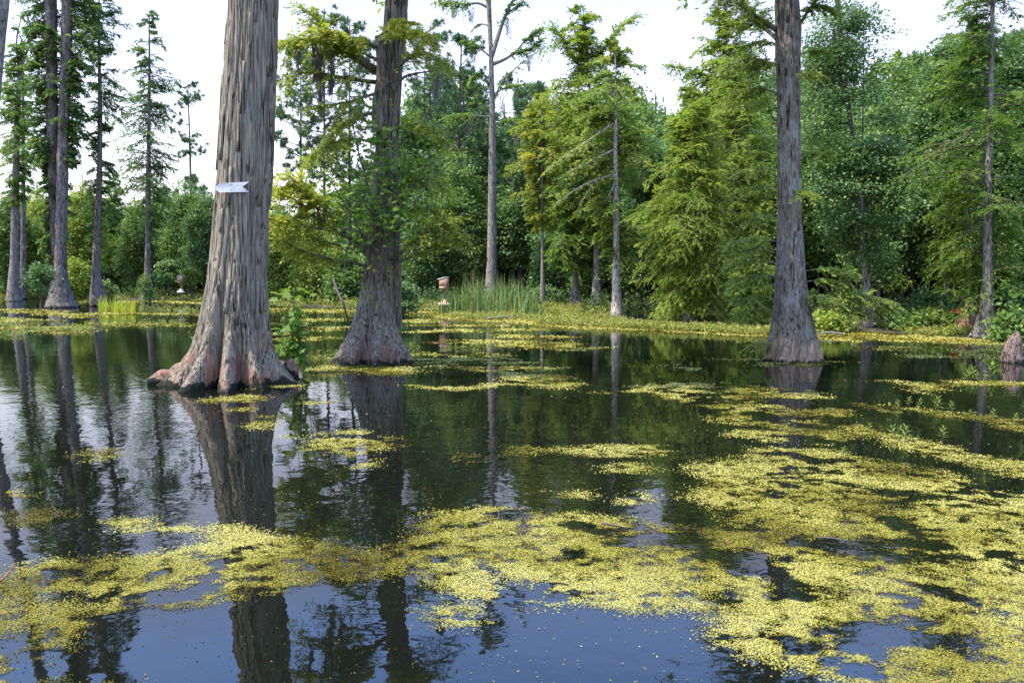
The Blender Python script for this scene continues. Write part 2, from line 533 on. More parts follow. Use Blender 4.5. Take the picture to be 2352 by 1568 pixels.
def mat_bark(name, dark, light, lichen=(0.30, 0.33, 0.27), lich=0.3, red=0.0, redcol=(0.33, 0.13, 0.075), redamt=0.10, wet=0.12, sx=14.0, sz=1.1, bump=0.5):
    m, n, l, b = newmat(name)
    tc = n.new('ShaderNodeTexCoord')
    mp = n.new('ShaderNodeMapping'); mp.inputs['Scale'].default_value = (sx, sx, sz)
    l.new(tc.outputs['Object'], mp.inputs[0])
    n1 = n.new('ShaderNodeTexNoise'); n1.inputs['Scale'].default_value = 1.0; n1.inputs['Detail'].default_value = 3; n1.inputs['Roughness'].default_value = 0.5
    l.new(mp.outputs[0], n1.inputs['Vector'])
    fis = tuple(0.26 * c for c in dark)
    r1 = ramp(n, [(0.30, tuple(0.75 * c for c in dark)), (0.455, light), (0.490, fis), (0.510, fis), (0.545, light), (0.72, dark)])
    l.new(n1.outputs['Fac'], r1.inputs[0])
    mpf = n.new('ShaderNodeMapping'); mpf.inputs['Scale'].default_value = (sx * 3.5, sx * 3.5, sz * 7)
    l.new(tc.outputs['Object'], mpf.inputs[0])
    nf = n.new('ShaderNodeTexNoise'); nf.inputs['Scale'].default_value = 1.0; nf.inputs['Detail'].default_value = 3
    l.new(mpf.outputs[0], nf.inputs['Vector'])
    rf_ = ramp(n, [(0.3, (0.5, 0.48, 0.48)), (0.7, (1.35, 1.33, 1.28))]); l.new(nf.outputs['Fac'], rf_.inputs[0])
    mxf = n.new('ShaderNodeMix'); mxf.data_type = 'RGBA'; mxf.blend_type = 'MULTIPLY'; mxf.inputs[0].default_value = 1
    l.new(r1.outputs[0], mxf.inputs[6]); l.new(rf_.outputs[0], mxf.inputs[7])
    # lichen and weathered patches
    n2 = n.new('ShaderNodeTexNoise'); n2.inputs['Scale'].default_value = 3.2; n2.inputs['Detail'].default_value = 8; n2.inputs['Roughness'].default_value = 0.75
    mp2 = n.new('ShaderNodeMapping'); mp2.inputs['Scale'].default_value = (1, 1, 0.45)
    l.new(tc.outputs['Object'], mp2.inputs[0]); l.new(mp2.outputs[0], n2.inputs['Vector'])
    r2 = ramp(n, [(0.60 - 0.2 * lich, (0, 0, 0)), (0.70 - 0.2 * lich, (1, 1, 1))])
    l.new(n2.outputs['Fac'], r2.inputs[0])
    ml = n.new('ShaderNodeMath'); ml.operation = 'MULTIPLY'; ml.inputs[1].default_value = min(1.0, 0.35 + lich)
    l.new(r2.outputs[0], ml.inputs[0])
    mx = n.new('ShaderNodeMix'); mx.data_type = 'RGBA'
    l.new(ml.outputs[0], mx.inputs[0]); l.new(mxf.outputs[2], mx.inputs[6]); mx.inputs[7].default_value = (*lichen, 1)
    out = mx.outputs[2]
    sep = n.new('ShaderNodeSeparateXYZ'); l.new(tc.outputs['Object'], sep.inputs[0])
    if red:
        # bare reddish inner bark low on the flared foot
        n3 = n.new('ShaderNodeTexNoise'); n3.inputs['Scale'].default_value = 2.6; n3.inputs['Detail'].default_value = 5
        mp3 = n.new('ShaderNodeMapping'); mp3.inputs['Scale'].default_value = (1.6, 1.6, 0.8); mp3.inputs['Location'].default_value = (3, 1, 2)
        l.new(tc.outputs['Object'], mp3.inputs[0]); l.new(mp3.outputs[0], n3.inputs['Vector'])
        mr = n.new('ShaderNodeMapRange'); mr.inputs['From Min'].default_value = 0.25; mr.inputs['From Max'].default_value = 0.25 + red
        mr.inputs['To Min'].default_value = redamt; mr.inputs['To Max'].default_value = -0.22
        l.new(sep.outputs[2], mr.inputs[0])
        ad = n.new('ShaderNodeMath'); ad.operation = 'ADD'; l.new(n3.outputs['Fac'], ad.inputs[0]); l.new(mr.outputs[0], ad.inputs[1])
        r3 = ramp(n, [(0.50, (0, 0, 0)), (0.62, (1, 1, 1))]); l.new(ad.outputs[0], r3.inputs[0])
        m3 = n.new('ShaderNodeMath'); m3.operation = 'MULTIPLY'; m3.inputs[1].default_value = 0.85
        l.new(r3.outputs[0], m3.inputs[0])
        rc = ramp(n, [(0.35, tuple(0.45 * c for c in redcol)), (0.55, redcol), (0.7, tuple(min(1, 1.5 * c) for c in redcol))])
        l.new(n1.outputs['Fac'], rc.inputs[0])
        mxr = n.new('ShaderNodeMix'); mxr.data_type = 'RGBA'; mxr.blend_type = 'MULTIPLY'; mxr.inputs[0].default_value = 1
        l.new(rc.outputs[0], mxr.inputs[6]); l.new(rf_.outputs[0], mxr.inputs[7])
        mx3 = n.new('ShaderNodeMix'); mx3.data_type = 'RGBA'
        l.new(m3.outputs[0], mx3.inputs[0]); l.new(out, mx3.inputs[6]); l.new(mxr.outputs[2], mx3.inputs[7])
        out = mx3.outputs[2]
    if wet:
        # dark wet and mossy tide line just above the water
        n4 = n.new('ShaderNodeTexNoise'); n4.inputs['Scale'].default_value = 7; n4.inputs['Detail'].default_value = 4
        l.new(tc.outputs['Object'], n4.inputs['Vector'])
        a4 = n.new('ShaderNodeMath'); a4.operation = 'MULTIPLY_ADD'; a4.inputs[1].default_value = wet * 2.2; a4.inputs[2].default_value = -wet * 0.5
        l.new(n4.outputs['Fac'], a4.inputs[0])
        c4 = n.new('ShaderNodeMath'); c4.operation = 'SUBTRACT'; l.new(a4.outputs[0], c4.inputs[0]); l.new(sep.outputs[2], c4.inputs[1])
        r4 = ramp(n, [(0.0, (0, 0, 0)), (0.06, (1, 1, 1))]); l.new(c4.outputs[0], r4.inputs[0])
        mx4 = n.new('ShaderNodeMix'); mx4.data_type = 'RGBA'
        l.new(r4.outputs[0], mx4.inputs[0]); l.new(out, mx4.inputs[6]); mx4.inputs[7].default_value = (0.016, 0.017, 0.010, 1)
        out = mx4.outputs[2]
    l.new(out, b.inputs['Base Color'])
    b.inputs['Roughness'].default_value = 0.9
    b.inputs['Specular IOR Level'].default_value = 0.15
    bp = n.new('ShaderNodeBump'); bp.inputs['Strength'].default_value = bump; bp.inputs['Distance'].default_value = 0.03
    l.new(nf.outputs['Fac'], bp.inputs['Height']); l.new(bp.outputs[0], b.inputs['Normal'])
    return m


def mat_plain(name, col, rough=0.7, noise=0.25, scale=12.0, col2=None, stretch=(1, 1, 1), metallic=0.0, spec=0.3):
    m, n, l, b = newmat(name)
    tc = n.new('ShaderNodeTexCoord')
    mp = n.new('ShaderNodeMapping'); mp.inputs['Scale'].default_value = stretch
    l.new(tc.outputs['Object'], mp.inputs[0])
    t = n.new('ShaderNodeTexNoise'); t.inputs['Scale'].default_value = scale; t.inputs['Detail'].default_value = 6
    l.new(mp.outputs[0], t.inputs['Vector'])
    c2 = col2 or tuple(c * (1 - noise) for c in col)
    r = ramp(n, [(0.38, c2), (0.62, col)])
    l.new(t.outputs['Fac'], r.inputs[0]); l.new(r.outputs[0], b.inputs['Base Color'])
    b.inputs['Roughness'].default_value = rough
    b.inputs['Metallic'].default_value = metallic
    b.inputs['Specular IOR Level'].default_value = spec
    return m


M = {}
M['cypress'] = mat_leaf('cypress_foliage', [(0.0, (0.070, 0.135, 0.030)), (0.5, (0.14, 0.22, 0.040)), (1.0, (0.26, 0.33, 0.07))])
M['cypress_light'] = mat_leaf('light_cypress_foliage', [(0.0, (0.12, 0.18, 0.03)), (0.5, (0.225, 0.295, 0.05)), (1.0, (0.38, 0.41, 0.09))])
M['cypress_blue'] = mat_leaf('bluish_cypress_foliage', [(0.0, (0.06, 0.12, 0.045)), (0.5, (0.11, 0.18, 0.055)), (0.85, (0.19, 0.26, 0.07)), (1.0, (0.36, 0.32, 0.08))])
M['cypress_orange'] = mat_leaf('turning_cypress_foliage', [(0.0, (0.12, 0.19, 0.04)), (0.6, (0.22, 0.29, 0.06)), (0.82, (0.36, 0.35, 0.08)), (1.0, (0.48, 0.30, 0.10))])
M['cypress_yellow'] = mat_leaf('yellow_cypress_foliage', [(0.0, (0.20, 0.28, 0.04)), (0.5, (0.36, 0.39, 0.05)), (1.0, (0.58, 0.49, 0.08))])
M['cypress_gold'] = mat_leaf('golden_cypress_foliage', [(0.0, (0.18, 0.24, 0.045)), (0.5, (0.31, 0.33, 0.06)), (1.0, (0.48, 0.40, 0.08))])
M['broad'] = mat_leaf('broad_leaves', [(0.0, (0.06, 0.13, 0.048)), (0.6, (0.12, 0.205, 0.065)), (1.0, (0.24, 0.32, 0.10))], transl=0.32, rough=0.5, spec=0.3)
M['broad_light'] = mat_leaf('light_broad_leaves', [(0.0, (0.075, 0.15, 0.04)), (0.5, (0.15, 0.235, 0.06)), (1.0, (0.27, 0.34, 0.10))], transl=0.4, rough=0.5, spec=0.28)
M['broad_yellow'] = mat_leaf('yellow_green_leaves', [(0.0, (0.15, 0.23, 0.04)), (0.5, (0.26, 0.33, 0.06)), (1.0, (0.42, 0.42, 0.11))], transl=0.4)
M['pine'] = mat_leaf('pine_needles', [(0.0, (0.05, 0.105, 0.05)), (0.6, (0.095, 0.165, 0.065)), (1.0, (0.17, 0.24, 0.08))], transl=0.2, rough=0.45)
M['maple'] = mat_leaf('maple_leaves', [(0.0, (0.10, 0.20, 0.04)), (0.7, (0.19, 0.29, 0.05)), (0.96, (0.29, 0.33, 0.06)), (1.0, (0.36, 0.22, 0.09))], transl=0.5, rough=0.55, spec=0.2)
M['reed'] = mat_leaf('reed_blades', [(0.0, (0.07, 0.14, 0.04)), (0.6, (0.16, 0.24, 0.07)), (0.9, (0.26, 0.29, 0.10)), (1.0, (0.40, 0.30, 0.17))], transl=0.3)
M['marsh'] = mat_leaf('marsh_leaves', [(0.0, (0.10, 0.15, 0.03)), (0.45, (0.22, 0.25, 0.05)), (0.8, (0.36, 0.33, 0.09)), (1.0, (0.42, 0.24, 0.14))], transl=0.3)
M['primrose'] = mat_leaf('water_primrose_leaves', [(0.0, (0.10, 0.19, 0.03)), (0.6, (0.20, 0.29, 0.05)), (1.0, (0.33, 0.36, 0.10))], transl=0.35)
M['red_leaf'] = mat_leaf('red_leaves', [(0.0, (0.45, 0.08, 0.02)), (1.0, (0.6, 0.16, 0.05))], transl=0.3)
M['undergrowth'] = mat_leaf('undergrowth_leaves', [(0.0, (0.03, 0.06, 0.018)), (0.6, (0.07, 0.11, 0.028)), (0.92, (0.13, 0.16, 0.04)), (1.0, (0.22, 0.14, 0.07))], transl=0.25)
M['duck'] = mat_leaf('duckweed_fronds', [(0.0, (0.065, 0.055, 0.006)), (0.25, (0.115, 0.100, 0.011)), (0.45, (0.20, 0.178, 0.024)), (0.9, (0.295, 0.265, 0.045)), (0.972, (0.38, 0.345, 0.09)), (0.985, (0.33, 0.11, 0.07)), (1.0, (0.40, 0.14, 0.10))], transl=0.12, rough=0.7, spec=0.08)
M['moss'] = mat_leaf('hanging_moss', [(0.0, (0.12, 0.12, 0.10)), (1.0, (0.26, 0.25, 0.21))], transl=0.3, rough=0.9, spec=0.1, tcol=(1, 1, 1))

M['bark_big'] = mat_bark('big_cypress_bark', (0.125, 0.102, 0.076), (0.285, 0.245, 0.18), lichen=(0.20, 0.20, 0.15), lich=0.3, red=1.3, redcol=(0.27, 0.145, 0.10), wet=0.22, sx=13, sz=0.30, bump=0.8)
M['bark_old'] = mat_bark('old_cypress_bark', (0.105, 0.087, 0.066), (0.22, 0.19, 0.145), lichen=(0.205, 0.215, 0.17), lich=0.38, red=0.7, redcol=(0.17, 0.105, 0.075), wet=0.2, sx=11, sz=0.5, bump=0.8)
M['bark_right'] = mat_bark('lichened_cypress_bark', (0.095, 0.078, 0.062), (0.225, 0.19, 0.148), lichen=(0.27, 0.28, 0.235), lich=0.42, red=0.6, redcol=(0.34, 0.235, 0.155), redamt=0.2, wet=0.13, sx=14, sz=1.0, bump=0.8)
M['bark_far'] = mat_bark('far_cypress_bark', (0.10, 0.082, 0.074), (0.20, 0.17, 0.148), lich=0.25, wet=0.15, sx=9, sz=0.8, bump=0.4)
M['bark_pale'] = mat_bark('pale_cypress_bark', (0.22, 0.19, 0.17), (0.50, 0.44, 0.38), lichen=(0.22, 0.24, 0.20), lich=0.4, wet=0.1, sx=7, sz=1.6, bump=0.4)
M['bark_grey'] = mat_bark('grey_cypress_bark', (0.13, 0.110, 0.095), (0.26, 0.23, 0.198), lich=0.3, wet=0.1, sx=10, sz=0.9, bump=0.4)
M['bark_red'] = mat_bark('reddish_cypress_bark', (0.15, 0.075, 0.05), (0.34, 0.18, 0.12), lich=0.1, wet=0.1, sx=8, sz=0.7, bump=0.4)
M['bark_knee'] = mat_bark('knee_bark', (0.095, 0.070, 0.060), (0.235, 0.165, 0.14), lich=0.15, wet=0.12, sx=12, sz=3.0, bump=0.7)
M['bark_dark'] = mat_bark('dark_bark', (0.065, 0.052, 0.047), (0.14, 0.115, 0.10), lich=0.2, wet=0.0, sx=9, sz=0.9, bump=0.4)
M['twig'] = mat_plain('twig', (0.12, 0.09, 0.075), 0.9, 0.4, 20)
M['deadwood'] = mat_plain('dead_limb', (0.36, 0.31, 0.27), 0.9, 0.35, 10)
M['sign'] = mat_plain('weathered_white_paint', (0.58, 0.57, 0.54), 0.75, 0.18, 9, stretch=(1, 1, 6))
M['nail'] = mat_plain('nail_head', (0.12, 0.09, 0.07), 0.6, 0.3, 30, metallic=0.6)
M['cedar'] = mat_plain('cedar_board', (0.40, 0.24, 0.15), 0.8, 0.3, 14, stretch=(1, 1, 5))
M['cedar_light'] = mat_plain('light_cedar_board', (0.50, 0.33, 0.19), 0.8, 0.2, 14, stretch=(1, 1, 5))
M['cedar_grey'] = mat_plain('weathered_cedar_board', (0.32, 0.20, 0.15), 0.85, 0.3, 14, stretch=(1, 1, 5))
M['white_metal'] = mat_plain('white_metal', (0.80, 0.80, 0.80), 0.45, 0.08, 6)
M['dull_metal'] = mat_plain('dull_metal', (0.50, 0.50, 0.50), 0.55, 0.15, 6)
M['rust_metal'] = mat_plain('rusty_white_metal', (0.78, 0.77, 0.76), 0.5, 0.1, 2.0, col2=(0.55, 0.27, 0.19))
M['pole'] = mat_plain('grey_pole', (0.20, 0.19, 0.19), 0.5, 0.3, 8, metallic=0.5)
M['wood_post'] = mat_plain('wood_post', (0.20, 0.13, 0.09), 0.9, 0.3, 12)
M['hole_shade'] = mat_plain('painted_hole_shade', (0.02, 0.015, 0.01), 0.9, 0.2, 12)
M['ground'] = mat_plain('forest_floor', (0.075, 0.062, 0.035), 0.95, 0.5, 2.5, col2=(0.028, 0.030, 0.014))

# water: dark tannin pond, fine ripples
m, n, l, b = newmat('dark_pond_water')
b.inputs['Base Color'].default_value = (0.0045, 0.0055, 0.0035, 1)
b.inputs['Roughness'].default_value = 0.015
b.inputs['IOR'].default_value = 1.333
tc = n.new('ShaderNodeTexCoord')
na = n.new('ShaderNodeTexNoise'); na.inputs['Scale'].default_value = 5.5; na.inputs['Detail'].default_value = 2.0
nb = n.new('ShaderNodeTexNoise'); nb.inputs['Scale'].default_value = 1.3; nb.inputs['Detail'].default_value = 1.0
nc = n.new('ShaderNodeTexNoise'); nc.inputs['Scale'].default_value = 0.22; nc.inputs['Detail'].default_value = 2.0
for q in (na, nb, nc):
    l.new(tc.outputs['Object'], q.inputs['Vector'])
mr = n.new('ShaderNodeMapRange'); mr.inputs['From Min'].default_value = 0.38; mr.inputs['From Max'].default_value = 0.62
mr.inputs['To Min'].default_value = 0.15; mr.inputs['To Max'].default_value = 1.0
l.new(nc.outputs['Fac'], mr.inputs[0])
m1 = n.new('ShaderNodeMath'); m1.operation = 'MULTIPLY'; l.new(na.outputs['Fac'], m1.inputs[0]); l.new(mr.outputs[0], m1.inputs[1])
m2 = n.new('ShaderNodeMath'); m2.operation = 'MULTIPLY_ADD'; m2.inputs[1].default_value = 1.1
l.new(nb.outputs['Fac'], m2.inputs[0]); l.new(m1.outputs[0], m2.inputs[2])
bp = n.new('ShaderNodeBump'); bp.inputs['Strength'].default_value = 1.0; bp.inputs['Distance'].default_value = 0.0034
l.new(m2.outputs[0], bp.inputs['Height']); l.new(bp.outputs[0], b.inputs['Normal'])
M['water'] = m

# ------------------------------------------------------------------ setting: water and land
mb = MB()
mb.add([[-900, -60, 0], [900, -60, 0], [900, 1200, 0], [-900, 1200, 0]], [[0, 1, 2, 3]])
tag(mb.build('water', M['water']), kind='structure')

SHORE = [(-900, 683), (-400, 684), (0, 684.5), (130, 686), (220, 688), (320, 689), (440, 691), (520, 694), (640, 703), (780, 706), (960, 711), (1000, 715), (1100, 720),
         (1200, 729), (1300, 735), (1400, 741), (1500, 746), (1600, 751), (1700, 757), (1780, 759), (1870, 757), (2000, 762), (2200, 774), (2352, 784), (2700, 806), (3300, 830)]
sx = np.linspace(-900, 3300, 260)
sy = np.interp(sx, [s[0] for s in SHORE], [s[1] for s in SHORE])
sp = np.array([gp(a, c) for a, c in zip(sx, sy)])
offs = np.array([-0.6, 0.0, 0.5, 1.5, 4, 9, 20, 45, 110, 300, 800])
zoff = np.array([-0.12, 0.02, 0.06, 0.10, 0.16, 0.24, 0.35, 0.5, 0.8, 1.2, 1.6])
dirs = unit(sp * np.array([1, 1, 0]))
LP = sp[None] + dirs[None] * offs[:, None, None]
LP[..., 0] += 0.25 * (vnoise(LP[..., 0] * 0.8, LP[..., 1] * 0.8, 0, 4) - 0.5)
LP[..., 1] += 1.2 * (vnoise(LP[..., 0] * 0.7, LP[..., 1] * 0.3, 0, 6) - 0.5)
LP[..., 2] = zoff[:, None] + 0.08 * (vnoise(LP[..., 0] * 0.9, LP[..., 1] * 0.9, 0, 8) - 0.5) * (offs[:, None] > 0.4)
k = len(sx)
i = np.arange(len(offs) - 1)[:, None] * k
j = np.arange(k - 1)[None]
mb = MB()
mb.add(LP, np.stack([i + j, i + j + 1, i + k + j + 1, i + k + j], -1).reshape(-1, 4))
tag(mb.build('ground', M['ground'], smooth=True), kind='structure')


def shore_y(px):
    return np.interp(px, [s[0] for s in SHORE], [s[1] for s in SHORE])


def land_z(p):
    """height of the land at a place"""
    px, py = project(np.array([p[0], p[1], 0.0]))
    s = gp(px, float(shore_y(px)))
    d = np.hypot(p[0], p[1]) - np.hypot(s[0], s[1])
    return float(np.interp(d, offs, zoff)) if d > 0 else 0.0



# ------------------------------------------------------------------ trees
def limb_sprays(mbL, mbT, rng, path, r0, nt, tl, nl, leaf, wid, t0=0.25, tint=None, up=0.0, flat=1.0, r1=0.006, droop=0.35):
    nt = int(nt * 1.8)
    """one traced limb with feathery twigs along it"""
    P = smooth_path(path, 12)
    if mbT is not None:
        tube(mbT, P, np.linspace(r0, r1, len(P)), 6)
    s = np.linspace(0, 1, len(P))
    t = t0 + (1 - t0) * (np.arange(nt) + rng.uniform(0, 1, nt)) / nt
    q = np.stack([np.interp(t, s, P[:, i]) for i in range(3)], 1)
    G = np.gradient(P, axis=0)
    tan = unit(np.stack([np.interp(t, s, G[:, i]) for i in range(3)], 1))
    lat = unit(np.cross(tan, np.array([0, 0, 1.0])))
    side = np.where(np.arange(nt) % 2 == 0, 1.0, -1.0)[:, None]
    Td = unit(tan * rng.uniform(0.3, 1, (nt, 1)) + lat * side * rng.uniform(0.3, 1.1, (nt, 1)) + rng.normal(0, 0.25, (nt, 3)) + np.array([0, 0, up]))
    SD = unit(np.cross(Td, np.array([0, 0, 1.0]) + rng.normal(0, 0.25, (nt, 3))))
    ln = tl * rng.uniform(0.55, 1.3, nt)
    if mbT is not None:
        for a, d, le in zip(q, Td, ln):
            tube(mbT, np.stack([a, a + d * le * 0.5, a + d * le - np.array([0, 0, droop * le])]), [0.3 * r1 + 0.003, 0.004, 0.002], 3)
    Q = sprays(rng, q, Td, SD, ln, nl, leaf * 1.0, wid * 1.15, droop=droop)
    tb = rng.uniform(0, 1, nt) if tint is None else np.clip(tint + rng.normal(0, 0.2, nt), 0, 1)
    mbL.quads(Q, np.clip(np.repeat(tb, nl) * 0.65 + 0.35 * rng.uniform(0, 1, len(Q)), 0, 1))
    return P


def lpts(pts, Y):
    """traced limb points (x, y[, towards camera m]) at distance Y"""
    return [pt(p[0], p[1], Y - (p[2] if len(p) > 2 else 0.0)) for p in pts]


SEED = [100]


def tree(name, label, cat, rows, base_py, top, bark, crown=None, crown_mat=None, kind='cypress', lims=(), limb_mat=None, group=None,
         Y=None, tk=None, ck=None, base_z=None, extra=None):
    """rows: traced trunk; top: (photo y or None, radius m) where the trunk ends above; crown: traced silhouette [(y, half width)]"""
    SEED[0] += 1
    rng = np.random.default_rng(SEED[0])
    xb = (rows[-1][1] + rows[-1][2]) / 2
    base = gp(xb, base_py)
    if Y is not None:
        base = pt(xb, base_py, Y)
    Y = base[1]
    bz = land_z(base) if base_z is None else base_z
    base[2] = bz
    root = thing(name, label, cat, base, group)
    mt, ml, mbr = MB(), MB(), MB()
    tp = None
    if top is not None:
        tp = (pt(CX, top[0], Y)[2], top[1])
    kw = dict(n=16, dz=0.3, bark=0.012, seed=SEED[0])
    kw.update(tk or {})
    axis, rad = trunk_mesh(mt, rows, Y, top=tp, zbase=bz, **kw)
    if crown:
        ck = dict(ck or {})
        zr = prof(crown, Y)
        if kind == 'cypress':
            cypress_crown(ml, mbr, rng, axis, zr, **ck)
        elif kind == 'broad':
            broad_crown(ml, mbr, rng, axis, zr, **ck)
        else:
            pine_crown(ml, mbr, rng, axis, zr, **ck)
    for lm in lims:
        limb_sprays(ml, mt, rng, lpts(lm['p'], Y), lm.get('r', 0.05), lm.get('nt', 20), lm.get('tl', 0.5), lm.get('nl', 12), lm.get('leaf', 0.14), lm.get('wid', 0.04), t0=lm.get('t0', 0.25), tint=lm.get('tint'))
    if extra:
        extra(mt, ml, rng, axis, rad, Y)
    mt.build('trunk', M[bark], root, smooth=True)
    if ml.n:
        ml.take(mbr, 1)
        ml.build('crown', M[crown_mat], root, mat2=M['twig'])
    return root, axis, rad, Y


# --- the big foreground cypress with the arrow board
SEED[0] += 1
GB = gp(528, 880)
GY = GB[1]
G = thing('cypress_tree', 'massive grey-barked cypress with knobbly buttress roots, carrying the white arrow board', 'tree', (GB[0], GB[1], 0))
mt, ml = MB(), MB()
rowsG = [(-60, 528, 641), (0, 527, 638), (100, 520, 635), (200, 512, 632), (330, 505, 627), (430, 499, 622), (560, 489, 615), (650, 478, 615), (700, 470, 614), (750, 462, 616), (800, 452, 622), (850, 436, 634), (880, 428, 640)]
gax, grad = trunk_mesh(mt, rowsG, GY, top=(17.2, 0.14), n=300, dz=0.025, bark=0.030, kb=10.0, seed=3, flute=0.05, nfl=9,
                       lobes=[(187, 15, 0.52, 0.34), (246, 12, 0.40, 0.42), (284, 11, 0.38, 0.40), (318, 13, 0.22, 0.5), (350, 17, 0.40, 0.32), (215, 9, 0.16, 0.5), (60, 16, 0.4, 0.4), (110, 16, 0.4, 0.4), (265, 8, -0.34, 0.8), (301, 8, -0.30, 0.7), (222, 8, -0.24, 0.6), (336, 8, -0.26, 0.6)])
rngG = np.random.default_rng(7)
# loose bark strips standing proud of the furrowed bark
for kq in range(26):
    zz = rngG.uniform(0.9, 9.0)
    a = rngG.uniform(pi * 1.0, pi * 2.0)
    ln = rngG.uniform(0.25, 0.9)
    w = rngG.uniform(0.03, 0.075)
    zs_ = np.linspace(zz, zz + ln, 5)
    c = gax(zs_); rr = grad(zs_) + 0.004 + rngG.uniform(0, 0.010) + np.array([rngG.uniform(0, 0.008), 0, 0, 0, 0])
    fr = 0.05 * np.exp(-zs_ / 0.9)
    aa = a + np.array([-0.5, 0.5])[None] * w / rr[:, None]
    vin = c[:, None] + np.stack([np.cos(aa) * (rr + fr)[:, None], np.sin(aa) * (rr + fr)[:, None], np.zeros_like(aa)], -1)
    vout = c[:, None] + np.stack([np.cos(aa) * (rr + fr - 0.035)[:, None], np.sin(aa) * (rr + fr - 0.035)[:, None], np.zeros_like(aa)], -1)
    V = np.concatenate([vin.reshape(-1, 3), vout.reshape(-1, 3)])
    F = [[2 * q, 2 * q + 1, 2 * q + 3, 2 * q + 2] for q in range(4)] + [[0, 10, 11, 1], [8, 9, 19, 18]]
    F += [[2 * q, 2 * q + 2, 12 + 2 * q, 10 + 2 * q] for q in range(4)] + [[2 * q + 1, 11 + 2 * q, 13 + 2 * q, 2 * q + 3] for q in range(4)]
    mt.add(V, F)
cypress_crown(ml, mt, rngG, gax, (np.array([12.3, 13.5, 15, 16.5, 17.3]), np.array([1.5, 3.4, 3.4, 2.2, 0.5])), 70, nt=12, nl=8, leaf=0.26, wid=0.08)
mt.build('trunk', M['bark_big'], G, smooth=True)
ml.build('crown', M['cypress'], G)


def knob(mb, c, r, seed, n=14):
    th, ph = np.meshgrid(np.arange(n) * 2 * pi / n, np.linspace(0.02, pi - 0.02, 9))
    d = np.stack([np.sin(ph) * np.cos(th), np.sin(ph) * np.sin(th), np.cos(ph)], -1)
    rr = 1 + 0.45 * (vnoise(d[..., 0] * 1.7 + seed, d[..., 1] * 1.7, d[..., 2] * 1.7, seed) - 0.5)
    V = np.array(c) + d * rr[..., None] * np.array(r)
    i = np.arange(8)[:, None] * n
    j = np.arange(n)[None]
    jn = (j + 1) % n
    mb.add(V, np.stack([i + j, i + n + j, i + n + jn, i + jn], -1).reshape(-1, 4))


# root knees at the waterline (joined lumps of the foot of the trunk)
for (px, py, dY, rx, rz) in [(470, 884, -0.10, 0.20, 0.16), (495, 868, -0.02, 0.13, 0.16), (556, 884, -0.12, 0.17, 0.14), (380, 874, 0.05, 0.26, 0.15), (415, 862, 0.1, 0.24, 0.18), (360, 882, 0.05, 0.16, 0.10), (668, 868, 0.05, 0.15, 0.26), (640, 866, 0.0, 0.2, 0.22), (590, 880, 0.05, 0.2, 0.12), (440, 850, 0.12, 0.16, 0.18)]:
    kb = MB()
    c = gp(px, py)
    knob(kb, (c[0], c[1] + dY, 0.02 + 0.2 * rz), (rx, rx * 0.9, rz), int(px), 18)
    kb.build('root_knee', M['bark_big'], G, smooth=True)

# --- arrow board nailed to the big trunk
az = pt(530, 430, GY)[2]
front = float(GY - grad(az)) - 0.035
AO = pt(530, 430, front)
A = thing('arrow_sign', 'white arrow-shaped board pointing left, nailed across the big foreground trunk', 'sign', AO)
poly = [(489, 432), (507, 421), (571, 417.5), (556.5, 429), (571, 441), (505, 442.5)]
fr_, bk_ = [], []
for q in poly:
    p = pt(q[0], q[1], front)
    bend = 0.05 * ((q[0] - 530) / 40.0) ** 2
    fr_.append(p + np.array([0, -0.012 + bend * 0.4, 0])); bk_.append(p + np.array([0, 0.012 + bend * 0.4, 0]))
mb = MB()
V = np.array(fr_ + bk_)
mb.add(V, [[0, 1, 3], [1, 2, 3], [0, 3, 5], [3, 4, 5], [6, 9, 7], [7, 9, 8], [6, 11, 9], [9, 11, 10]])
mb.add(V, [[i_, i_ + 6, (i_ + 1) % 6 + 6, (i_ + 1) % 6] for i_ in range(6)])
mb.build('board', M['sign'], A)
for q in ((531, 425), (531, 437)):
    p = pt(q[0], q[1], front)
    mb = MB()
    knob(mb, p + np.array([0, -0.013, 0]), (0.008, 0.004, 0.008), 3, 8)
    mb.build('nail', M['nail'], A)

# --- second cypress: two fused stems, snag, overgrown
rowsH = [(-70, 889, 940), (0, 886, 938), (60, 882, 934), (130, 874, 928), (200, 867, 922), (300, 863, 915), (400, 858, 912), (500, 850, 906), (600, 840, 900), (650, 832, 902), (700, 822, 905), (740, 812, 910), (775, 800, 920), (805, 786, 928), (832, 780, 930)]


def extraH(mt, ml, rng, axis, rad, Y):
    # broken snag rising from the left side
    P = smooth_path(lpts([(872, 300, 0.25), (872, 240, 0.3), (879, 190, 0.3), (877, 140, 0.3), (869, 84, 0.3)], Y), 24)
    tube(mt, P, np.interp(np.arange(24), [0, 8, 23], [0.16, 0.15, 0.075]), 14)
    # second, more distant stem of the pair with its own foot
    P = smooth_path([pt(893, 742, Y + 0.75), pt(902, 690, Y + 0.6), pt(905, 600, Y + 0.5), pt(903, 420, Y + 0.35)], 20)
    tube(mt, P, np.interp(np.arange(20), [0, 3, 10, 19], [0.30, 0.2, 0.15, 0.12]), 12)
    # dark dead crossing twigs in front
    for lp, r in [([(905, 205, .5), (925, 175, .6), (960, 168, .7), (1000, 163, .8)], 0.035), ([(908, 200, .5), (890, 185, .5), (872, 178, .5)], 0.02), ([(905, 205, .5), (885, 196, .55), (870, 178, .5)], 0.02), ([(868, 545, .4), (845, 560, .4), (838, 580, .4)], 0.05),
                  ([(848, 560, .4), (826, 545, .5), (800, 553, .6), (790, 600, .6), (795, 640, .7)], 0.03)]:
        tube(mt, smooth_path(lpts(lp, Y), 10), np.linspace(r, 0.25 * r, 10), 6)


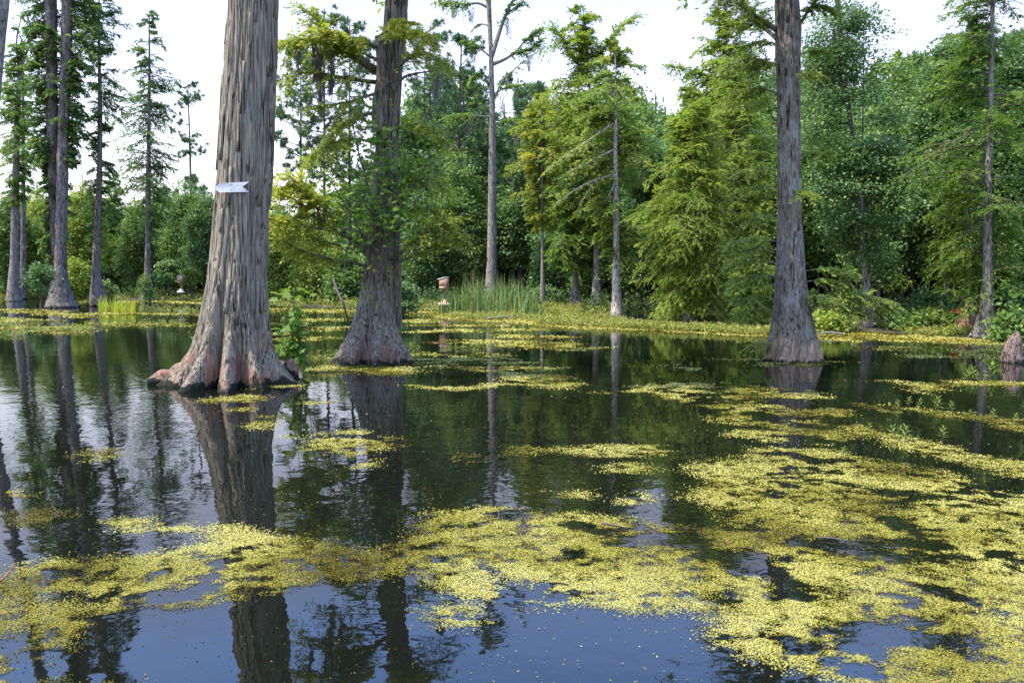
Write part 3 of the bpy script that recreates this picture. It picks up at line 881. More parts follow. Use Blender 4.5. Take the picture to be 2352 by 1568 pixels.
L_ = lambda p, **k: dict(p=p, **k)
H, hax, hrad, HY = tree('cypress_tree', 'gnarled dark cypress with a broken snag and yellowing sprays, second from the big trunk', 'tree', rowsH, 832, (-900, 0.05), 'bark_old',
    crown=[(-1000, 20), (-800, 160), (-400, 260), (-150, 230), (-60, 120)], crown_mat='cypress_yellow', base_z=0.0,
    tk=dict(n=110, dz=0.035, bark=0.03, kb=9, flute=0.07, nfl=8, lobes=[(190, 14, 0.22, 0.35), (240, 13, 0.2, 0.5), (285, 14, 0.22, 0.4), (345, 16, 0.24, 0.35), (263, 7, -0.12, 1.2), (90, 20, 0.3, 0.5)]),
    ck=dict(nb=60, nt=10, nl=8, leaf=0.2, wid=0.06), extra=extraH,
    lims=[L_([(872, 168), (820, 135, .4), (760, 100, .8), (700, 86, 1.2), (640, 103, 1.5)], r=0.09, nt=46, tl=0.55, nl=14, leaf=0.13, wid=0.035, tint=0.45, t0=0.2),
          L_([(850, 150), (800, 120, .5), (735, 55, .9), (705, 25, 1.1)], r=0.05, nt=30, tl=0.5, nl=14, leaf=0.12, wid=0.033, tint=0.45),
          L_([(870, 110, .3), (820, 90, .9), (780, 80, 1.2), (730, 66, 1.5)], r=0.04, nt=36, tl=0.5, nl=14, leaf=0.12, wid=0.033, tint=0.6),
          L_([(872, 95, .35), (900, 80, .6), (930, 78, .9), (980, 82, 1.2)], r=0.03, nt=30, tl=0.45, nl=14, leaf=0.12, wid=0.033, tint=0.75),
          L_([(869, 84, .3), (890, 70, .5), (915, 58, .7), (940, 50, .9)], r=0.02, nt=16, tl=0.35, nl=14, leaf=0.12, wid=0.035, tint=0.95),
          L_([(900, 170), (940, 130, .6), (985, 118, .9), (1030, 150, 1.0)], r=0.05, nt=24, tl=0.5, nl=12, leaf=0.12, wid=0.033, tint=0.3),
          L_([(870, 190), (820, 185, .5), (770, 175, .9), (700, 160, 1.1), (655, 185, 1.2)], r=0.05, nt=30, tl=0.55, nl=12, leaf=0.12, wid=0.033, tint=0.4),
          L_([(845, 570), (800, 545, .4), (745, 520, .7), (690, 465, 1.0), (640, 440, 1.2)], r=0.05, nt=40, tl=0.55, nl=14, leaf=0.13, wid=0.035, tint=0.55, t0=0.35),
          L_([(838, 610), (790, 600, .4), (730, 590, .8), (660, 560, 1.0), (615, 545, 1.1)], r=0.035, nt=40, tl=0.5, nl=14, leaf=0.13, wid=0.035, tint=0.45),
          L_([(800, 545, .4), (740, 470, .8), (690, 420, 1.0), (650, 400, 1.1)], r=0.03, nt=34, tl=0.5, nl=14, leaf=0.13, wid=0.035, tint=0.6),
          L_([(760, 530, .6), (700, 520, .9), (650, 505, 1.1), (612, 500, 1.2)], r=0.025, nt=34, tl=0.5, nl=14, leaf=0.13, wid=0.035, tint=0.65),
          L_([(872, 140, .2), (830, 120, .2), (790, 110, .4), (750, 120, .5)], r=0.03, nt=30, tl=0.55, nl=14, leaf=0.12, wid=0.033, tint=0.35),
          L_([(880, 210), (830, 225, .5), (780, 240, .9), (720, 245, 1.1)], r=0.035, nt=24, tl=0.5, nl=12, leaf=0.12, wid=0.033, tint=0.2),
          L_([(848, 560, .2), (800, 570, .2), (740, 555, .3), (680, 530, .5), (630, 520, .6)], r=0.03, nt=36, tl=0.6, nl=14, leaf=0.13, wid=0.035, tint=0.4),
          L_([(745, 520, .7), (710, 440, .6), (670, 430, .7), (630, 435, .8)], r=0.02, nt=34, tl=0.5, nl=14, leaf=0.13, wid=0.035, tint=0.5),
          L_([(900, 300), (945, 285, .3), (985, 290, .5), (1020, 320, .6)], r=0.03, nt=30, tl=0.5, nl=13, leaf=0.12, wid=0.033, tint=0.15, t0=.2),
          L_([(865, 330), (810, 315, .3), (760, 330, .5), (710, 365, .6)], r=0.03, nt=34, tl=0.5, nl=13, leaf=0.12, wid=0.033, tint=0.15, t0=.2),
          L_([(868, 260), (830, 265, .3), (785, 285, .5), (750, 330, .6)], r=0.03, nt=30, tl=0.5, nl=13, leaf=0.12, wid=0.033, tint=0.2, t0=.2),
          L_([(903, 400), (945, 395, .3), (985, 405, .5), (1020, 440, .6)], r=0.03, nt=34, tl=0.5, nl=13, leaf=0.12, wid=0.033, tint=0.1, t0=.2),
          L_([(857, 450), (805, 430, .3), (755, 445, .5), (700, 480, .6)], r=0.03, nt=36, tl=0.5, nl=13, leaf=0.12, wid=0.033, tint=0.2, t0=.2),
          L_([(903, 490), (950, 475, .3), (1000, 485, .5), (1040, 520, .6)], r=0.03, nt=34, tl=0.5, nl=13, leaf=0.12, wid=0.033, tint=0.1, t0=.2),
          L_([(900, 600), (935, 570, .4), (975, 535, .8), (1040, 505, 1.0)], r=0.04, nt=34, tl=0.55, nl=12, leaf=0.12, wid=0.033, tint=0.1, t0=0.35),
          L_([(900, 605), (950, 590, .4), (1000, 560, .5), (1060, 545, .6)], r=0.03, nt=30, tl=0.5, nl=12, leaf=0.12, wid=0.033, tint=0.1, t0=0.3)])

# --- red maple grown up round the second cypress
rngM = np.random.default_rng(31)
mp_base = pt(845, 826, HY - 0.95); mp_base[2] = 0.0
MPL = thing('red_maple', 'slender maple with broad lobed leaves growing up round the gnarled dark cypress', 'tree', mp_base)
mt, ml = MB(), MB()
stems = [[(845, 826, .95), (850, 760, .75), (868, 640, .6), (872, 520, .6), (865, 400, .7), (868, 280, .7)],
         [(868, 640, .6), (890, 560, .6), (912, 470, .6), (930, 380, .6), (925, 300, .6)],
         [(872, 520, .6), (845, 430, .8), (820, 340, .9), (805, 255, .9)],
         [(868, 600, .6), (820, 520, .9), (780, 450, 1.), (750, 400, 1.)],
         [(872, 520, .6), (840, 470, 1.), (800, 440, 1.2), (770, 410, 1.2)],
         [(890, 560, .6), (930, 500, .8), (965, 450, .8), (985, 400, .8)],
         [(868, 590, .6), (840, 540, 1.), (800, 520, 1.2), (775, 530, 1.2)],
         [(912, 470, .6), (950, 430, .7), (980, 380, .6), (990, 330, .5)],
         [(890, 545, .7), (915, 520, .9), (945, 505, 1.), (960, 515, 1.)]]
for st in stems:
    P = smooth_path(lpts(st, HY), 18)
    tube(mt, P, np.linspace(0.03, 0.008, 18), 5)
    nl_ = 60
    q = P[rngM.integers(5, 18, nl_)] + rngM.normal(0, 1, (nl_, 3)) * np.array([0.26, 0.22, 0.24])
    maple_leaves(ml, rngM, q, 0.10)
for cx_, cy_, rx, ry, nn_ in [(855, 300, 45, 60, 80), (880, 380, 55, 45, 110), (925, 390, 45, 55, 90), (820, 430, 60, 60, 80), (770, 450, 55, 50, 60), (880, 460, 70, 40, 80), (945, 440, 45, 60, 70), (850, 520, 60, 35, 70), (790, 520, 45, 35, 50), (915, 495, 45, 25, 60)]:
    nn_ = int(nn_ * .95)
    u = rngM.normal(0, 0.62, (nn_, 3))
    q = np.array([pt(cx_ + a * rx, cy_ + b_ * ry, HY - 0.75 + 0.35 * c_) for a, b_, c_ in u])
    maple_leaves(ml, rngM, q, 0.10)
mt.build('trunk', M['twig'], MPL, smooth=True)
ml.build('crown', M['maple'], MPL)

# --- maple sapling in the shelter of the big trunk's right root
sb = gp(672, 858)
SAP = thing('maple_sapling', 'young maple sapling with lobed leaves beside the big trunk at its right root', 'sapling', (sb[0], sb[1], 0))
mt, ml = MB(), MB()
for st, r in [([(672, 858), (670, 790), (674, 700), (679, 640)], 0.014), ([(671, 790), (690, 740), (700, 715)], 0.007), ([(672, 760), (655, 735), (640, 725)], 0.006), ([(672, 820), (690, 800), (700, 790)], 0.006)]:
    tube(mt, smooth_path(lpts(st, sb[1]), 14), np.linspace(r, 0.4 * r, 14), 5)
for cx_, cy_, rx, ry, nn_, sz in [(672, 790, 22, 40, 95, 0.12), (668, 735, 22, 25, 34, 0.13), (690, 720, 20, 18, 16, 0.13), (655, 672, 20, 12, 10, 0.15), (690, 675, 22, 14, 10, 0.15), (692, 805, 16, 25, 40, 0.14), (650, 790, 14, 30, 26, 0.11), (688, 765, 16, 26, 30, 0.11)]:
    u = rngM.normal(0, 0.6, (nn_, 3))
    q = np.array([pt(cx_ + a * rx, cy_ + b_ * ry, sb[1] + 0.14 * c_) for a, b_, c_ in u])
    q[:, 2] = np.maximum(q[:, 2], 0.1)
    maple_leaves(ml, rngM, q, sz, t=rngM.uniform(0, 0.85, nn_))
mt.build('stem', M['twig'], SAP)
ml.build('leaves', M['maple'], SAP)

# --- stick standing in the water beside the sapling
s0 = gp(694, 872)
mb = MB()
tube(mb, smooth_path([s0 + np.array([0, 0, -0.1]), pt(700, 830, s0[1]), pt(710, 780, s0[1]), pt(713, 735, s0[1]), pt(712, 728, s0[1])], 14), np.linspace(0.012, 0.006, 14), 6)
tube(mb, smooth_path([pt(712, 730, s0[1]), pt(735, 722, s0[1] + 0.1), pt(770, 720, s0[1] + 0.3)], 8), np.linspace(0.007, 0.003, 8), 5)
tag(mb.build('dead_stick', M['twig'], origin=tuple(s0)), 'thin dead stick standing in the water between the two nearest left trunks', 'stick')
s0 = gp(795, 745)
mb = MB()
tube(mb, smooth_path([gp(800, 742), pt(790, 700, s0[1]), pt(775, 670, s0[1] + 0.6), pt(765, 640, s0[1] + 1)], 14), np.linspace(0.03, 0.05, 14), 6)
tag(mb.build('fallen_limb', M['twig'], origin=tuple(s0)), 'dead limb slanting down into the water left of the gnarled dark cypress', 'branch')

# --- right-hand lichened cypress
rowsR = [(-80, 1779, 1830), (0, 1781, 1834), (60, 1781, 1840), (150, 1783, 1838), (200, 1785, 1837), (300, 1787, 1838), (400, 1787, 1838), (500, 1786, 1840), (560, 1786, 1845), (640, 1782, 1850), (700, 1778, 1857), (750, 1773, 1865), (800, 1766, 1872), (828, 1762, 1876)]


def epic(rng, pts_, n, tint, leaf=0.13, tl=0.3):
    pass


def extraR(mt, ml, rng, axis, rad, Y):
    # short epicormic sprays along the trunk
    for py, sd, ln, tint in [(110, -1, 0.4, .8), (160, -1, 0.35, .7), (190, 0.4, 0.3, .8), (250, -1, 0.5, .6), (330, -1, 0.5, .5), (400, -1, 0.6, .6), (440, -1, 0.5, .7), (455, 0.2, 0.3, .5), (505, -1, 0.4, .5), (560, -1, 0.7, .5), (580, -1, 0.6, .6), (610, -1, 0.7, .5), (640, -1, 0.6, .6), (625, 1, 0.5, .7), (650, 1, 0.4, .3),
                             (685, 1, 0.9, .45), (700, 1, 0.9, .4), (715, 1, 0.6, .3), (690, 0.3, 0.5, .6), (660, -1, 0.6, .5), (690, -1, 0.6, .4), (720, -1, 0.5, .4), (795, -1, 0.25, .6), (360, 1, 0.3, .3), (70, -1, 0.5, .3), (30, 1, 0.35, .1), (130, 1, .3, .1)]:
        z = pt(CX, py, Y)[2]
        a0 = axis(z); r_ = rad(z)
        d = np.array([sd, -0.75 if abs(sd) < 1 else -0.35, 0.1]); d = d / np.linalg.norm(d)
        s = a0 + d * r_ * 0.95
        ln = ln * 1.45
        p1 = s + d * ln * 0.6 + np.array([0, 0, 0.05 * ln]); p2 = s + d * ln * 1.25 - np.array([0, 0, 0.18 * ln])
        limb_sprays(ml, mt, rng, [s, p1, p2], 0.012, int(9 + 10 * ln), 0.30, 14, 0.12, 0.032, t0=0.2, tint=tint, r1=0.004)


Rr, rax, rrad, RY = tree('cypress_tree', 'tall straight lichen-spotted cypress standing alone in open water on the right', 'tree', rowsR, 828, (-1100, 0.06), 'bark_right',
    crown=[(-1200, 30), (-900, 200), (-500, 290), (-200, 250), (-90, 140)], crown_mat='cypress_light', base_z=0.0,
    tk=dict(n=110, dz=0.035, bark=0.020, kb=13, flute=0.055, nfl=8, lobes=[(185, 14, 0.10, 0.4), (230, 11, 0.12, 0.5), (275, 12, 0.14, 0.45), (312, 11, 0.12, 0.45), (350, 14, 0.14, 0.5), (90, 20, 0.2, 0.5)]),
    ck=dict(nb=70, nt=10, nl=8, leaf=0.2, wid=0.06), extra=extraR,
    lims=[L_([(1785, 70), (1740, 40, .3), (1690, 5, .6), (1650, -20, .7)], r=0.06, nt=40, tl=0.6, nl=12, leaf=0.12, wid=0.033, tint=0.0),
          L_([(1785, 90), (1750, 60, -.5), (1715, 20, -.9), (1690, -30, -1.)], r=0.05, nt=40, tl=0.6, nl=12, leaf=0.12, wid=0.033, tint=0.05),
          L_([(1785, 150), (1750, 140, .3), (1710, 130, .5), (1670, 150, .6)], r=0.04, nt=36, tl=0.55, nl=12, leaf=0.12, wid=0.033, tint=0.15),
          L_([(1785, 215), (1750, 200, -.2), (1715, 205, -.4), (1690, 225, -.5)], r=0.03, nt=30, tl=0.5, nl=12, leaf=0.12, wid=0.033, tint=0.2),
          L_([(1835, 60), (1860, 20, .3), (1890, -20, .5)], r=0.04, nt=16, tl=0.4, nl=12, leaf=0.12, wid=0.033, tint=0.1)])

# --- trees of the left water
tree('cypress_tree', 'bare grey trunk cut by the left edge of the picture at the top', 'tree', [(-60, -2, 25), (0, -7, 21), (100, -16, 10), (200, -26, 2), (450, -55, -24), (760, -85, -40)], 760, (-700, 0.05), 'bark_grey',
     crown=[(-700, 15), (-500, 90), (-300, 110), (-160, 60)], crown_mat='cypress_blue', ck=dict(nb=40, nt=10, nl=8, leaf=0.2, wid=0.06), base_z=0)

SEED[0] += 1
rng = np.random.default_rng(55)
cb = gp(138, 706)
TW = thing('cypress_tree', 'tall cypress with twin trunks rising from one flared foot in the left water', 'tree', (cb[0], cb[1], 0))
CYd = cb[1]
for rows, sd, nm, prf, nb_, mt_, top_ in [
        ([(-60, 101, 127), (0, 104, 129), (150, 106, 130), (300, 108, 132), (450, 112, 134), (540, 116, 136), (600, 118, 136), (660, 116, 140), (706, 108, 150)], pi, 'left', [(-400, 15), (-200, 45), (0, 50), (150, 55), (300, 52), (420, 45), (520, 30), (600, 20)], 78, 'cypress_blue', -420),
        ([(-60, 147, 172), (0, 143, 167), (150, 139, 163), (300, 134, 158), (450, 130, 155), (560, 128, 152), (620, 126, 153), (660, 121, 158), (690, 113, 167), (706, 106, 176)], 0.0, 'right', [(-400, 15), (-200, 50), (0, 55), (120, 60), (220, 50), (330, 40), (380, 20)], 60, 'cypress_blue', -420)]:
    mt, ml = MB(), MB()
    ax, rd = trunk_mesh(mt, rows, CYd + (0.25 if sd else -0.1), top=(pt(CX, top_, CYd)[2], 0.04), n=30, dz=0.12, bark=0.03, kb=7, seed=int(sd * 3), flute=0.09, nfl=7)
    cypress_crown(ml, mt, rng, ax, prof(prf, CYd), int(nb_ * 2.3), nt=12, nl=12, leaf=0.21, wid=0.065, sides=sd, e_top=0.5, front=.45 if sd else .1)
    mt.build('trunk', M['bark_far'], TW, smooth=True)
    ml.build('crown', M[mt_], TW)

CK = dict(nt=12, nl=12, leaf=0.19, wid=0.05)
tree('cypress_tree', 'pale forked cypress with bare antlers at its top, nearest the left edge', 'tree', [(105, 46, 50), (160, 42, 50), (250, 34, 47), (350, 31, 45), (470, 27, 43), (600, 24, 42), (692, 15, 50)], 692, None, 'bark_grey',
     crown=[(60, 10), (110, 32), (180, 40), (240, 45), (330, 42), (420, 25), (470, 10)], crown_mat='cypress', ck=dict(nb=110, gap=0.3, **CK),
     lims=[L_([(46, 170), (62, 120), (85, 60), (88, 30)], r=0.09, nt=6, tl=.5, t0=.6), L_([(44, 160), (36, 90), (52, 30), (60, -5)], r=0.08, nt=6, tl=.5, t0=.7), L_([(62, 120), (40, 70), (30, 45)], r=.05, nt=8, tl=.6)])
tree('cypress_tree', 'thin dark cypress close behind the pale forked one near the left edge', 'tree', [(150, 50, 55), (300, 50, 57), (450, 49, 58), (690, 46, 62)], 690, (120, .05), 'bark_far',
     crown=[(120, 10), (200, 28), (320, 30), (400, 22), (440, 8)], crown_mat='cypress_blue', ck=dict(nb=40, gap=0.3, **CK), Y=62)
tree('cypress_tree', 'slim cypress with a swollen mossy foot, right of the twin-trunked one', 'tree', [(-30, 226, 229), (100, 225, 230), (250, 225, 235), (400, 223, 235), (500, 218, 232), (600, 212, 229), (640, 211, 231), (665, 208, 240), (690, 206, 246), (703, 207, 247)], 703, (-150, .03), 'bark_far',
     crown=[(-150, 5), (-60, 25), (20, 38), (100, 45), (150, 25), (190, 55), (230, 40), (300, 38), (350, 18), (420, 40), (470, 48), (540, 22)], crown_mat='cypress_blue', ck=dict(nb=160, gap=0.25, **CK, front=.2), base_z=0, tk=dict(flute=0.06))
tree('cypress_tree', 'spire-shaped cypress with drooping boughs, left of the arrow board', 'tree', [(60, 341, 344), (150, 341, 346), (300, 338, 346), (450, 334, 346), (560, 334, 346), (640, 331, 347), (680, 326, 353), (692, 322, 357)], 692, (25, .02), 'bark_far',
     crown=[(25, 18), (60, 22), (85, 30), (105, 70), (130, 30), (160, 60), (210, 75), (260, 70), (310, 65), (350, 78), (410, 60), (460, 45), (540, 25)], crown_mat='cypress_blue', ck=dict(nb=210, gap=0.25, e_top=0.5, e_low=-0.1, **CK, front=.25), base_z=0, tk=dict(flute=0.06))
tree('cypress_tree', 'dense rounded cypress with a clean lower trunk, between the slim and spire-shaped ones', 'tree', [(420, 264, 266), (550, 261, 268), (620, 260, 269), (690, 257, 273)], 681, (402, .02), 'bark_grey',
     crown=[(402, 5), (430, 22), (480, 42), (550, 48), (600, 44), (640, 30), (655, 10)], crown_mat='cypress', ck=dict(nb=110, nt=11, nl=9, leaf=.24, wid=.08))
tree('cypress_tree', 'thin pale-trunked tree just right of the spire-shaped cypress', 'tree', [(450, 352, 354), (560, 352, 356), (640, 352, 358), (680, 350, 362)], 680, (420, .03), 'bark_pale',
     crown=[(420, 6), (460, 20), (540, 26), (600, 24), (640, 12)], crown_mat='cypress', ck=dict(nb=50, nt=10, nl=8, leaf=.24, wid=.08))
tree('pine_tree', 'lone thin pine with round tufts against the white sky, left of the big trunk', 'tree', [(215, 431, 433), (300, 433, 437), (390, 435, 440), (600, 436, 444), (676, 435, 447)], 676, (200, .03), 'bark_far', kind='pine',
     crown=[(200, 14), (240, 28), (280, 28), (330, 34), (372, 26)], crown_mat='pine', ck=dict(nb=26, nn=40, needle=.34, per=5, open_=0.0))

# --- centre: bare-topped cypress, pines and the turning ones
def bare_top(mt, ml, rng, axis, rad, Y):
    for lp, r, nt_, tl in [([(1129, 130), (1142, 90), (1160, 35), (1185, -10), (1205, -50)], .15, 22, .6), ([(1160, 40), (1180, 20), (1205, 5)], .05, 10, .5), ([(1132, 148), (1165, 135), (1185, 118), (1215, 118), (1242, 92)], .11, 40, .7), ([(1185, 120), (1205, 95), (1225, 78), (1240, 70)], .05, 26, .6),
                           ([(1122, 20), (1100, 5), (1070, 12), (1020, 6)], .08, 34, .7), ([(1124, 130), (1105, 112), (1085, 105), (1070, 96)], .05, 22, .55), ([(1128, 225), (1140, 215), (1160, 200), (1205, 195)], .05, 26, .7), ([(1126, 180), (1100, 170), (1080, 185)], .04, 16, .5),
                           ([(1128, 270), (1090, 265), (1060, 268), (1035, 268)], .05, 34, .7), ([(1130, 300), (1160, 280), (1190, 270)], .04, 20, .6), ([(1124, 60), (1105, 55), (1090, 62)], .04, 3, .3), ([(1132, 240), (1150, 190), (1180, 160), (1205, 140)], .06, 6, .4)]:
        limb_sprays(ml, mt, rng, lpts(lp, Y), r, nt_, tl, 9, .2, .07, t0=.35, r1=.02)


tree('cypress_tree', 'tall pale cypress with a bare forked top hung with moss, rising from the reeds', 'tree', [(-40, 1112, 1122), (0, 1116, 1128), (100, 1122, 1132), (200, 1124, 1136), (400, 1122, 1140), (600, 1118, 1141), (670, 1112, 1146), (705, 1104, 1154)], 708, (-130, .08), 'bark_grey',
     crown=[(-160, 10), (-100, 50), (-45, 40)], crown_mat='cypress', ck=dict(nb=14, **CK), extra=bare_top, tk=dict(flute=.05))
tree('pine_tree', 'dark-trunked pine behind the nest box with the cone', 'tree', [(160, 1056, 1060), (270, 1052, 1060), (400, 1047, 1056), (560, 1040, 1052), (690, 1035, 1055)], 694, (105, .03), 'bark_dark', kind='pine',
     crown=[(105, 20), (150, 60), (220, 85), (300, 80), (380, 90), (450, 50)], crown_mat='pine', ck=dict(nb=60, nn=44, needle=.34, per=7))
for x0, x1, by, tp_, lab, cr in [(742, 748, 694, 20, 'pine with blue-grey needles behind the hanging moss', [(0, 20), (60, 60), (120, 70), (230, 75), (330, 80), (420, 60), (470, 40)]),
                                 (688, 694, 690, 120, 'crooked open pine just right of the big trunk, white sky through it', [(120, 20), (180, 50), (260, 65), (350, 60), (440, 45)]),
                                 (800, 806, 690, 60, 'open pine behind the broken snag of the gnarled cypress', [(60, 20), (120, 50), (200, 60), (300, 65), (420, 60)]),
                                 (985, 991, 692, 60, 'pine right of the gnarled dark cypress, behind its right boughs', [(60, 20), (110, 55), (180, 60), (260, 60), (340, 70), (430, 60)])]:
    tree('pine_tree', lab, 'tree', [(tp_ + 20, x0 + 2, x0 + 4), (400, x0, x1), (by, x0 - 3, x1 + 3)], by, (tp_, .03), 'bark_dark', kind='pine', crown=cr, crown_mat='pine', ck=dict(nb=44, nn=36, needle=.38, per=6), Y=56 + (x0 % 7))
tree('cypress_tree', 'slender cypress with a golden crown, right of the reeds', 'tree', [(260, 1243, 1245), (380, 1243, 1246), (500, 1243, 1248), (600, 1242, 1250), (716, 1239, 1255)], 717, (212, .02), 'bark_grey',
     crown=[(212, 8), (250, 40), (285, 52), (330, 60), (380, 62), (430, 50), (480, 25), (520, 15)], crown_mat='cypress_gold', ck=dict(nb=95, gap=.2, **CK, front=.2))
tree('pine_tree', 'dark straight trunk between the reed bed and the golden-crowned cypress', 'tree', [(300, 1188, 1194), (470, 1189, 1195), (690, 1188, 1202)], 692, (180, .04), 'bark_dark', kind='pine',
     crown=[(180, 25), (260, 70), (340, 80), (420, 60), (480, 30)], crown_mat='pine', ck=dict(nb=44, nn=40, needle=.36, per=6), Y=52)
tree('cypress_tree', 'short leafy cypress with a dark flared foot on the marsh edge', 'tree', [(460, 1319, 1324), (560, 1318, 1326), (620, 1316, 1328), (660, 1314, 1331), (716, 1305, 1342)], 718, (425, .02), 'bark_far',
     crown=[(425, 15), (480, 55), (540, 80), (590, 70), (612, 40)], crown_mat='cypress', ck=dict(nb=80, **CK), tk=dict(flute=.07))
tree('cypress_tree', 'high spreading yellow-green cypress that tops the treeline in the middle', 'tree', [(60, 1340, 1343), (150, 1345, 1349), (300, 1362, 1369), (420, 1364, 1373), (540, 1363, 1376), (640, 1362, 1380), (718, 1353, 1390)], 720, (14, .02), 'bark_grey',
     crown=[(14, 15), (50, 45), (80, 75), (130, 100), (200, 110), (270, 115), (330, 115), (400, 100), (470, 70), (540, 40)], crown_mat='cypress_light', ck=dict(nb=210, gap=.3, e_top=.6, **CK),
     lims=[L_([(1345, 160), (1390, 110), (1420, 65), (1455, 42)], r=.09, nt=44, tl=.8, nl=10, leaf=.2, wid=.065), L_([(1342, 170), (1310, 120), (1285, 80), (1270, 65)], r=.09, nt=44, tl=.8, nl=10, leaf=.2, wid=.065)])
tree('cypress_tree', 'pale-trunked cypress with orange-tinged foliage and long bare drooping limbs', 'tree', [(180, 1412, 1415), (250, 1411, 1416), (300, 1409, 1418), (450, 1408, 1421), (560, 1408, 1423), (680, 1406, 1427), (715, 1403, 1431), (737, 1397, 1437)], 738, (90, .02), 'bark_pale',
     crown=[(90, 12), (140, 45), (180, 65), (230, 80), (300, 85), (370, 75), (450, 60), (540, 50), (600, 25)], crown_mat='cypress_orange', ck=dict(nb=110, gap=.3, **CK, front=.2), base_z=.02, tk=dict(flute=.05),
     lims=[L_([(1408, 285), (1370, 310, .4), (1320, 345, .7), (1258, 388, 1.)], r=.06, nt=22, tl=.5, nl=10, leaf=.17, wid=.05, t0=.15), L_([(1408, 402), (1370, 412, .4), (1330, 430, .8), (1275, 468, 1.1)], r=.045, nt=10, tl=.4, t0=.1), L_([(1370, 412, .4), (1350, 440, .5), (1322, 490, .7)], r=.03, nt=6, tl=.35),
           L_([(1412, 420), (1404, 440, .3), (1390, 462, .4)], r=.05, nt=0 + 2, tl=.2), L_([(1408, 345), (1360, 370, .3), (1310, 395, .5)], r=.05, nt=26, tl=.6, nl=10, leaf=.17, wid=.05)])
tree('cypress_tree', 'full bushy light green cypress skirted nearly to the water in front of the wood', 'tree', [(300, 1584, 1587), (400, 1582, 1588), (600, 1580, 1592), (690, 1576, 1595), (749, 1566, 1606)], 750, (200, .02), 'bark_far',
     crown=[(200, 8), (230, 35), (280, 70), (340, 95), (420, 110), (520, 118), (600, 112), (660, 90), (705, 45)], crown_mat='cypress_light', ck=dict(nb=210, nt=15, nl=17, leaf=.12, wid=.028, e_low=-.25, e_top=.75, tw=.45), base_z=.02)
tree('cypress_tree', 'dark-stemmed layered cypress right of the bushy light green one', 'tree', [(240, 1688, 1692), (300, 1686, 1694), (500, 1684, 1697), (640, 1682, 1700), (730, 1672, 1710)], 735, (125, .02), 'bark_dark',
     crown=[(125, 15), (180, 60), (260, 95), (360, 110), (460, 105), (560, 85), (640, 60), (680, 25)], crown_mat='cypress_light', ck=dict(nb=150, gap=.15, nt=14, nl=15, leaf=.13, wid=.034))
tree('cypress_tree', 'high cypress leaning boughs leftward above the treeline, left of the lichened trunk', 'tree', [(60, 1668, 1671), (300, 1662, 1672), (500, 1655, 1668), (718, 1645, 1672)], 720, (10, .02), 'bark_dark',
     crown=[(10, 12), (45, 45), (90, 75), (150, 95), (220, 100), (300, 95), (380, 60)], crown_mat='cypress_light', ck=dict(nb=150, gap=.25, **CK),
     lims=[L_([(1664, 210), (1620, 170), (1580, 160), (1540, 150)], r=.08, nt=40, tl=.8, nl=10, leaf=.2, wid=.06)])
tree('cypress_tree', 'low sprawling cypress at the foot of the lichened trunk, on its left', 'tree', [(560, 1733, 1737), (650, 1731, 1738), (757, 1726, 1744)], 760, (540, .02), 'bark_dark',
     crown=[(540, 12), (590, 40), (650, 50), (700, 42), (740, 20)], crown_mat='cypress', ck=dict(nb=46, nt=12, nl=15, leaf=.12, wid=.03), base_z=.03)

# --- right: sweetgum, reddish and grey flared cypresses
tree('sweetgum_tree', 'towering dark broadleaf with a curved trunk, right of the lichened cypress', 'tree', [(0, 1918, 1930), (60, 1922, 1933), (150, 1934, 1944), (230, 1942, 1952), (420, 1967, 1980), (500, 1973, 1986), (600, 1978, 1994), (680, 1981, 2003), (755, 1983, 2011)], 757, (-120, .06), 'bark_grey', kind='broad',
     crown=[(-150, 15), (-80, 60), (0, 85), (60, 95), (120, 85), (180, 95), (260, 125), (350, 135), (450, 125), (560, 100), (640, 50)], crown_mat='broad', ck=dict(nc=1150, nlf=80, leaf=.095, spread=.27, gap=.52, front=.35))
tree('broadleaf_tree', 'slim pole-like young tree just left of the curved broadleaf trunk', 'tree', [(560, 1966, 1968), (735, 1964, 1971)], 738, (520, .015), 'bark_grey', kind='broad',
     crown=[(500, 10), (560, 40), (620, 30), (650, 8)], crown_mat='broad', ck=dict(nc=70, nlf=40, leaf=.13, spread=.3))
tree('broadleaf_tree', 'slim pole-like young tree just right of the curved broadleaf trunk', 'tree', [(560, 2015, 2018), (737, 2012, 2021)], 740, (540, .015), 'bark_grey', kind='broad',
     crown=[(520, 10), (580, 40), (640, 35), (665, 8)], crown_mat='broad', ck=dict(nc=80, nlf=40, leaf=.13, spread=.3))
tree('cypress_tree', 'cypress with a reddish fluted trunk, left of the grey flared one on the right', 'tree', [(420, 2215, 2221), (520, 2214, 2223), (620, 2212, 2227), (700, 2207, 2233), (740, 2202, 2240), (764, 2196, 2247)], 766, (330, .02), 'bark_red',
     crown=[(330, 10), (380, 45), (440, 70), (500, 85), (560, 85), (600, 65), (632, 30)], crown_mat='cypress', ck=dict(nb=105, nt=14, nl=16, leaf=.115, wid=.028, gap=.2, front=.2), tk=dict(n=40, dz=.08, flute=.1, nfl=8, bark=.012), base_z=.03)
tree('cypress_tree', 'grey cypress with a wide flared foot and full crown, nearest the right edge', 'tree', [(-60, 2280, 2287), (0, 2276, 2285), (130, 2272, 2283), (300, 2266, 2280), (450, 2262, 2277), (560, 2259, 2277), (650, 2256, 2278), (720, 2248, 2283), (750, 2240, 2286), (776, 2228, 2291)], 777, (-420, .03), 'bark_grey',
     crown=[(-420, 15), (-300, 60), (-100, 100), (0, 120), (100, 140), (200, 155), (300, 155), (400, 140), (500, 130), (600, 115), (660, 70), (700, 30)], crown_mat='cypress', ck=dict(nb=230, nt=14, nl=16, leaf=.115, wid=.028, gap=.26, front=.2), tk=dict(n=40, dz=.08, flute=.07, nfl=7), base_z=.02)

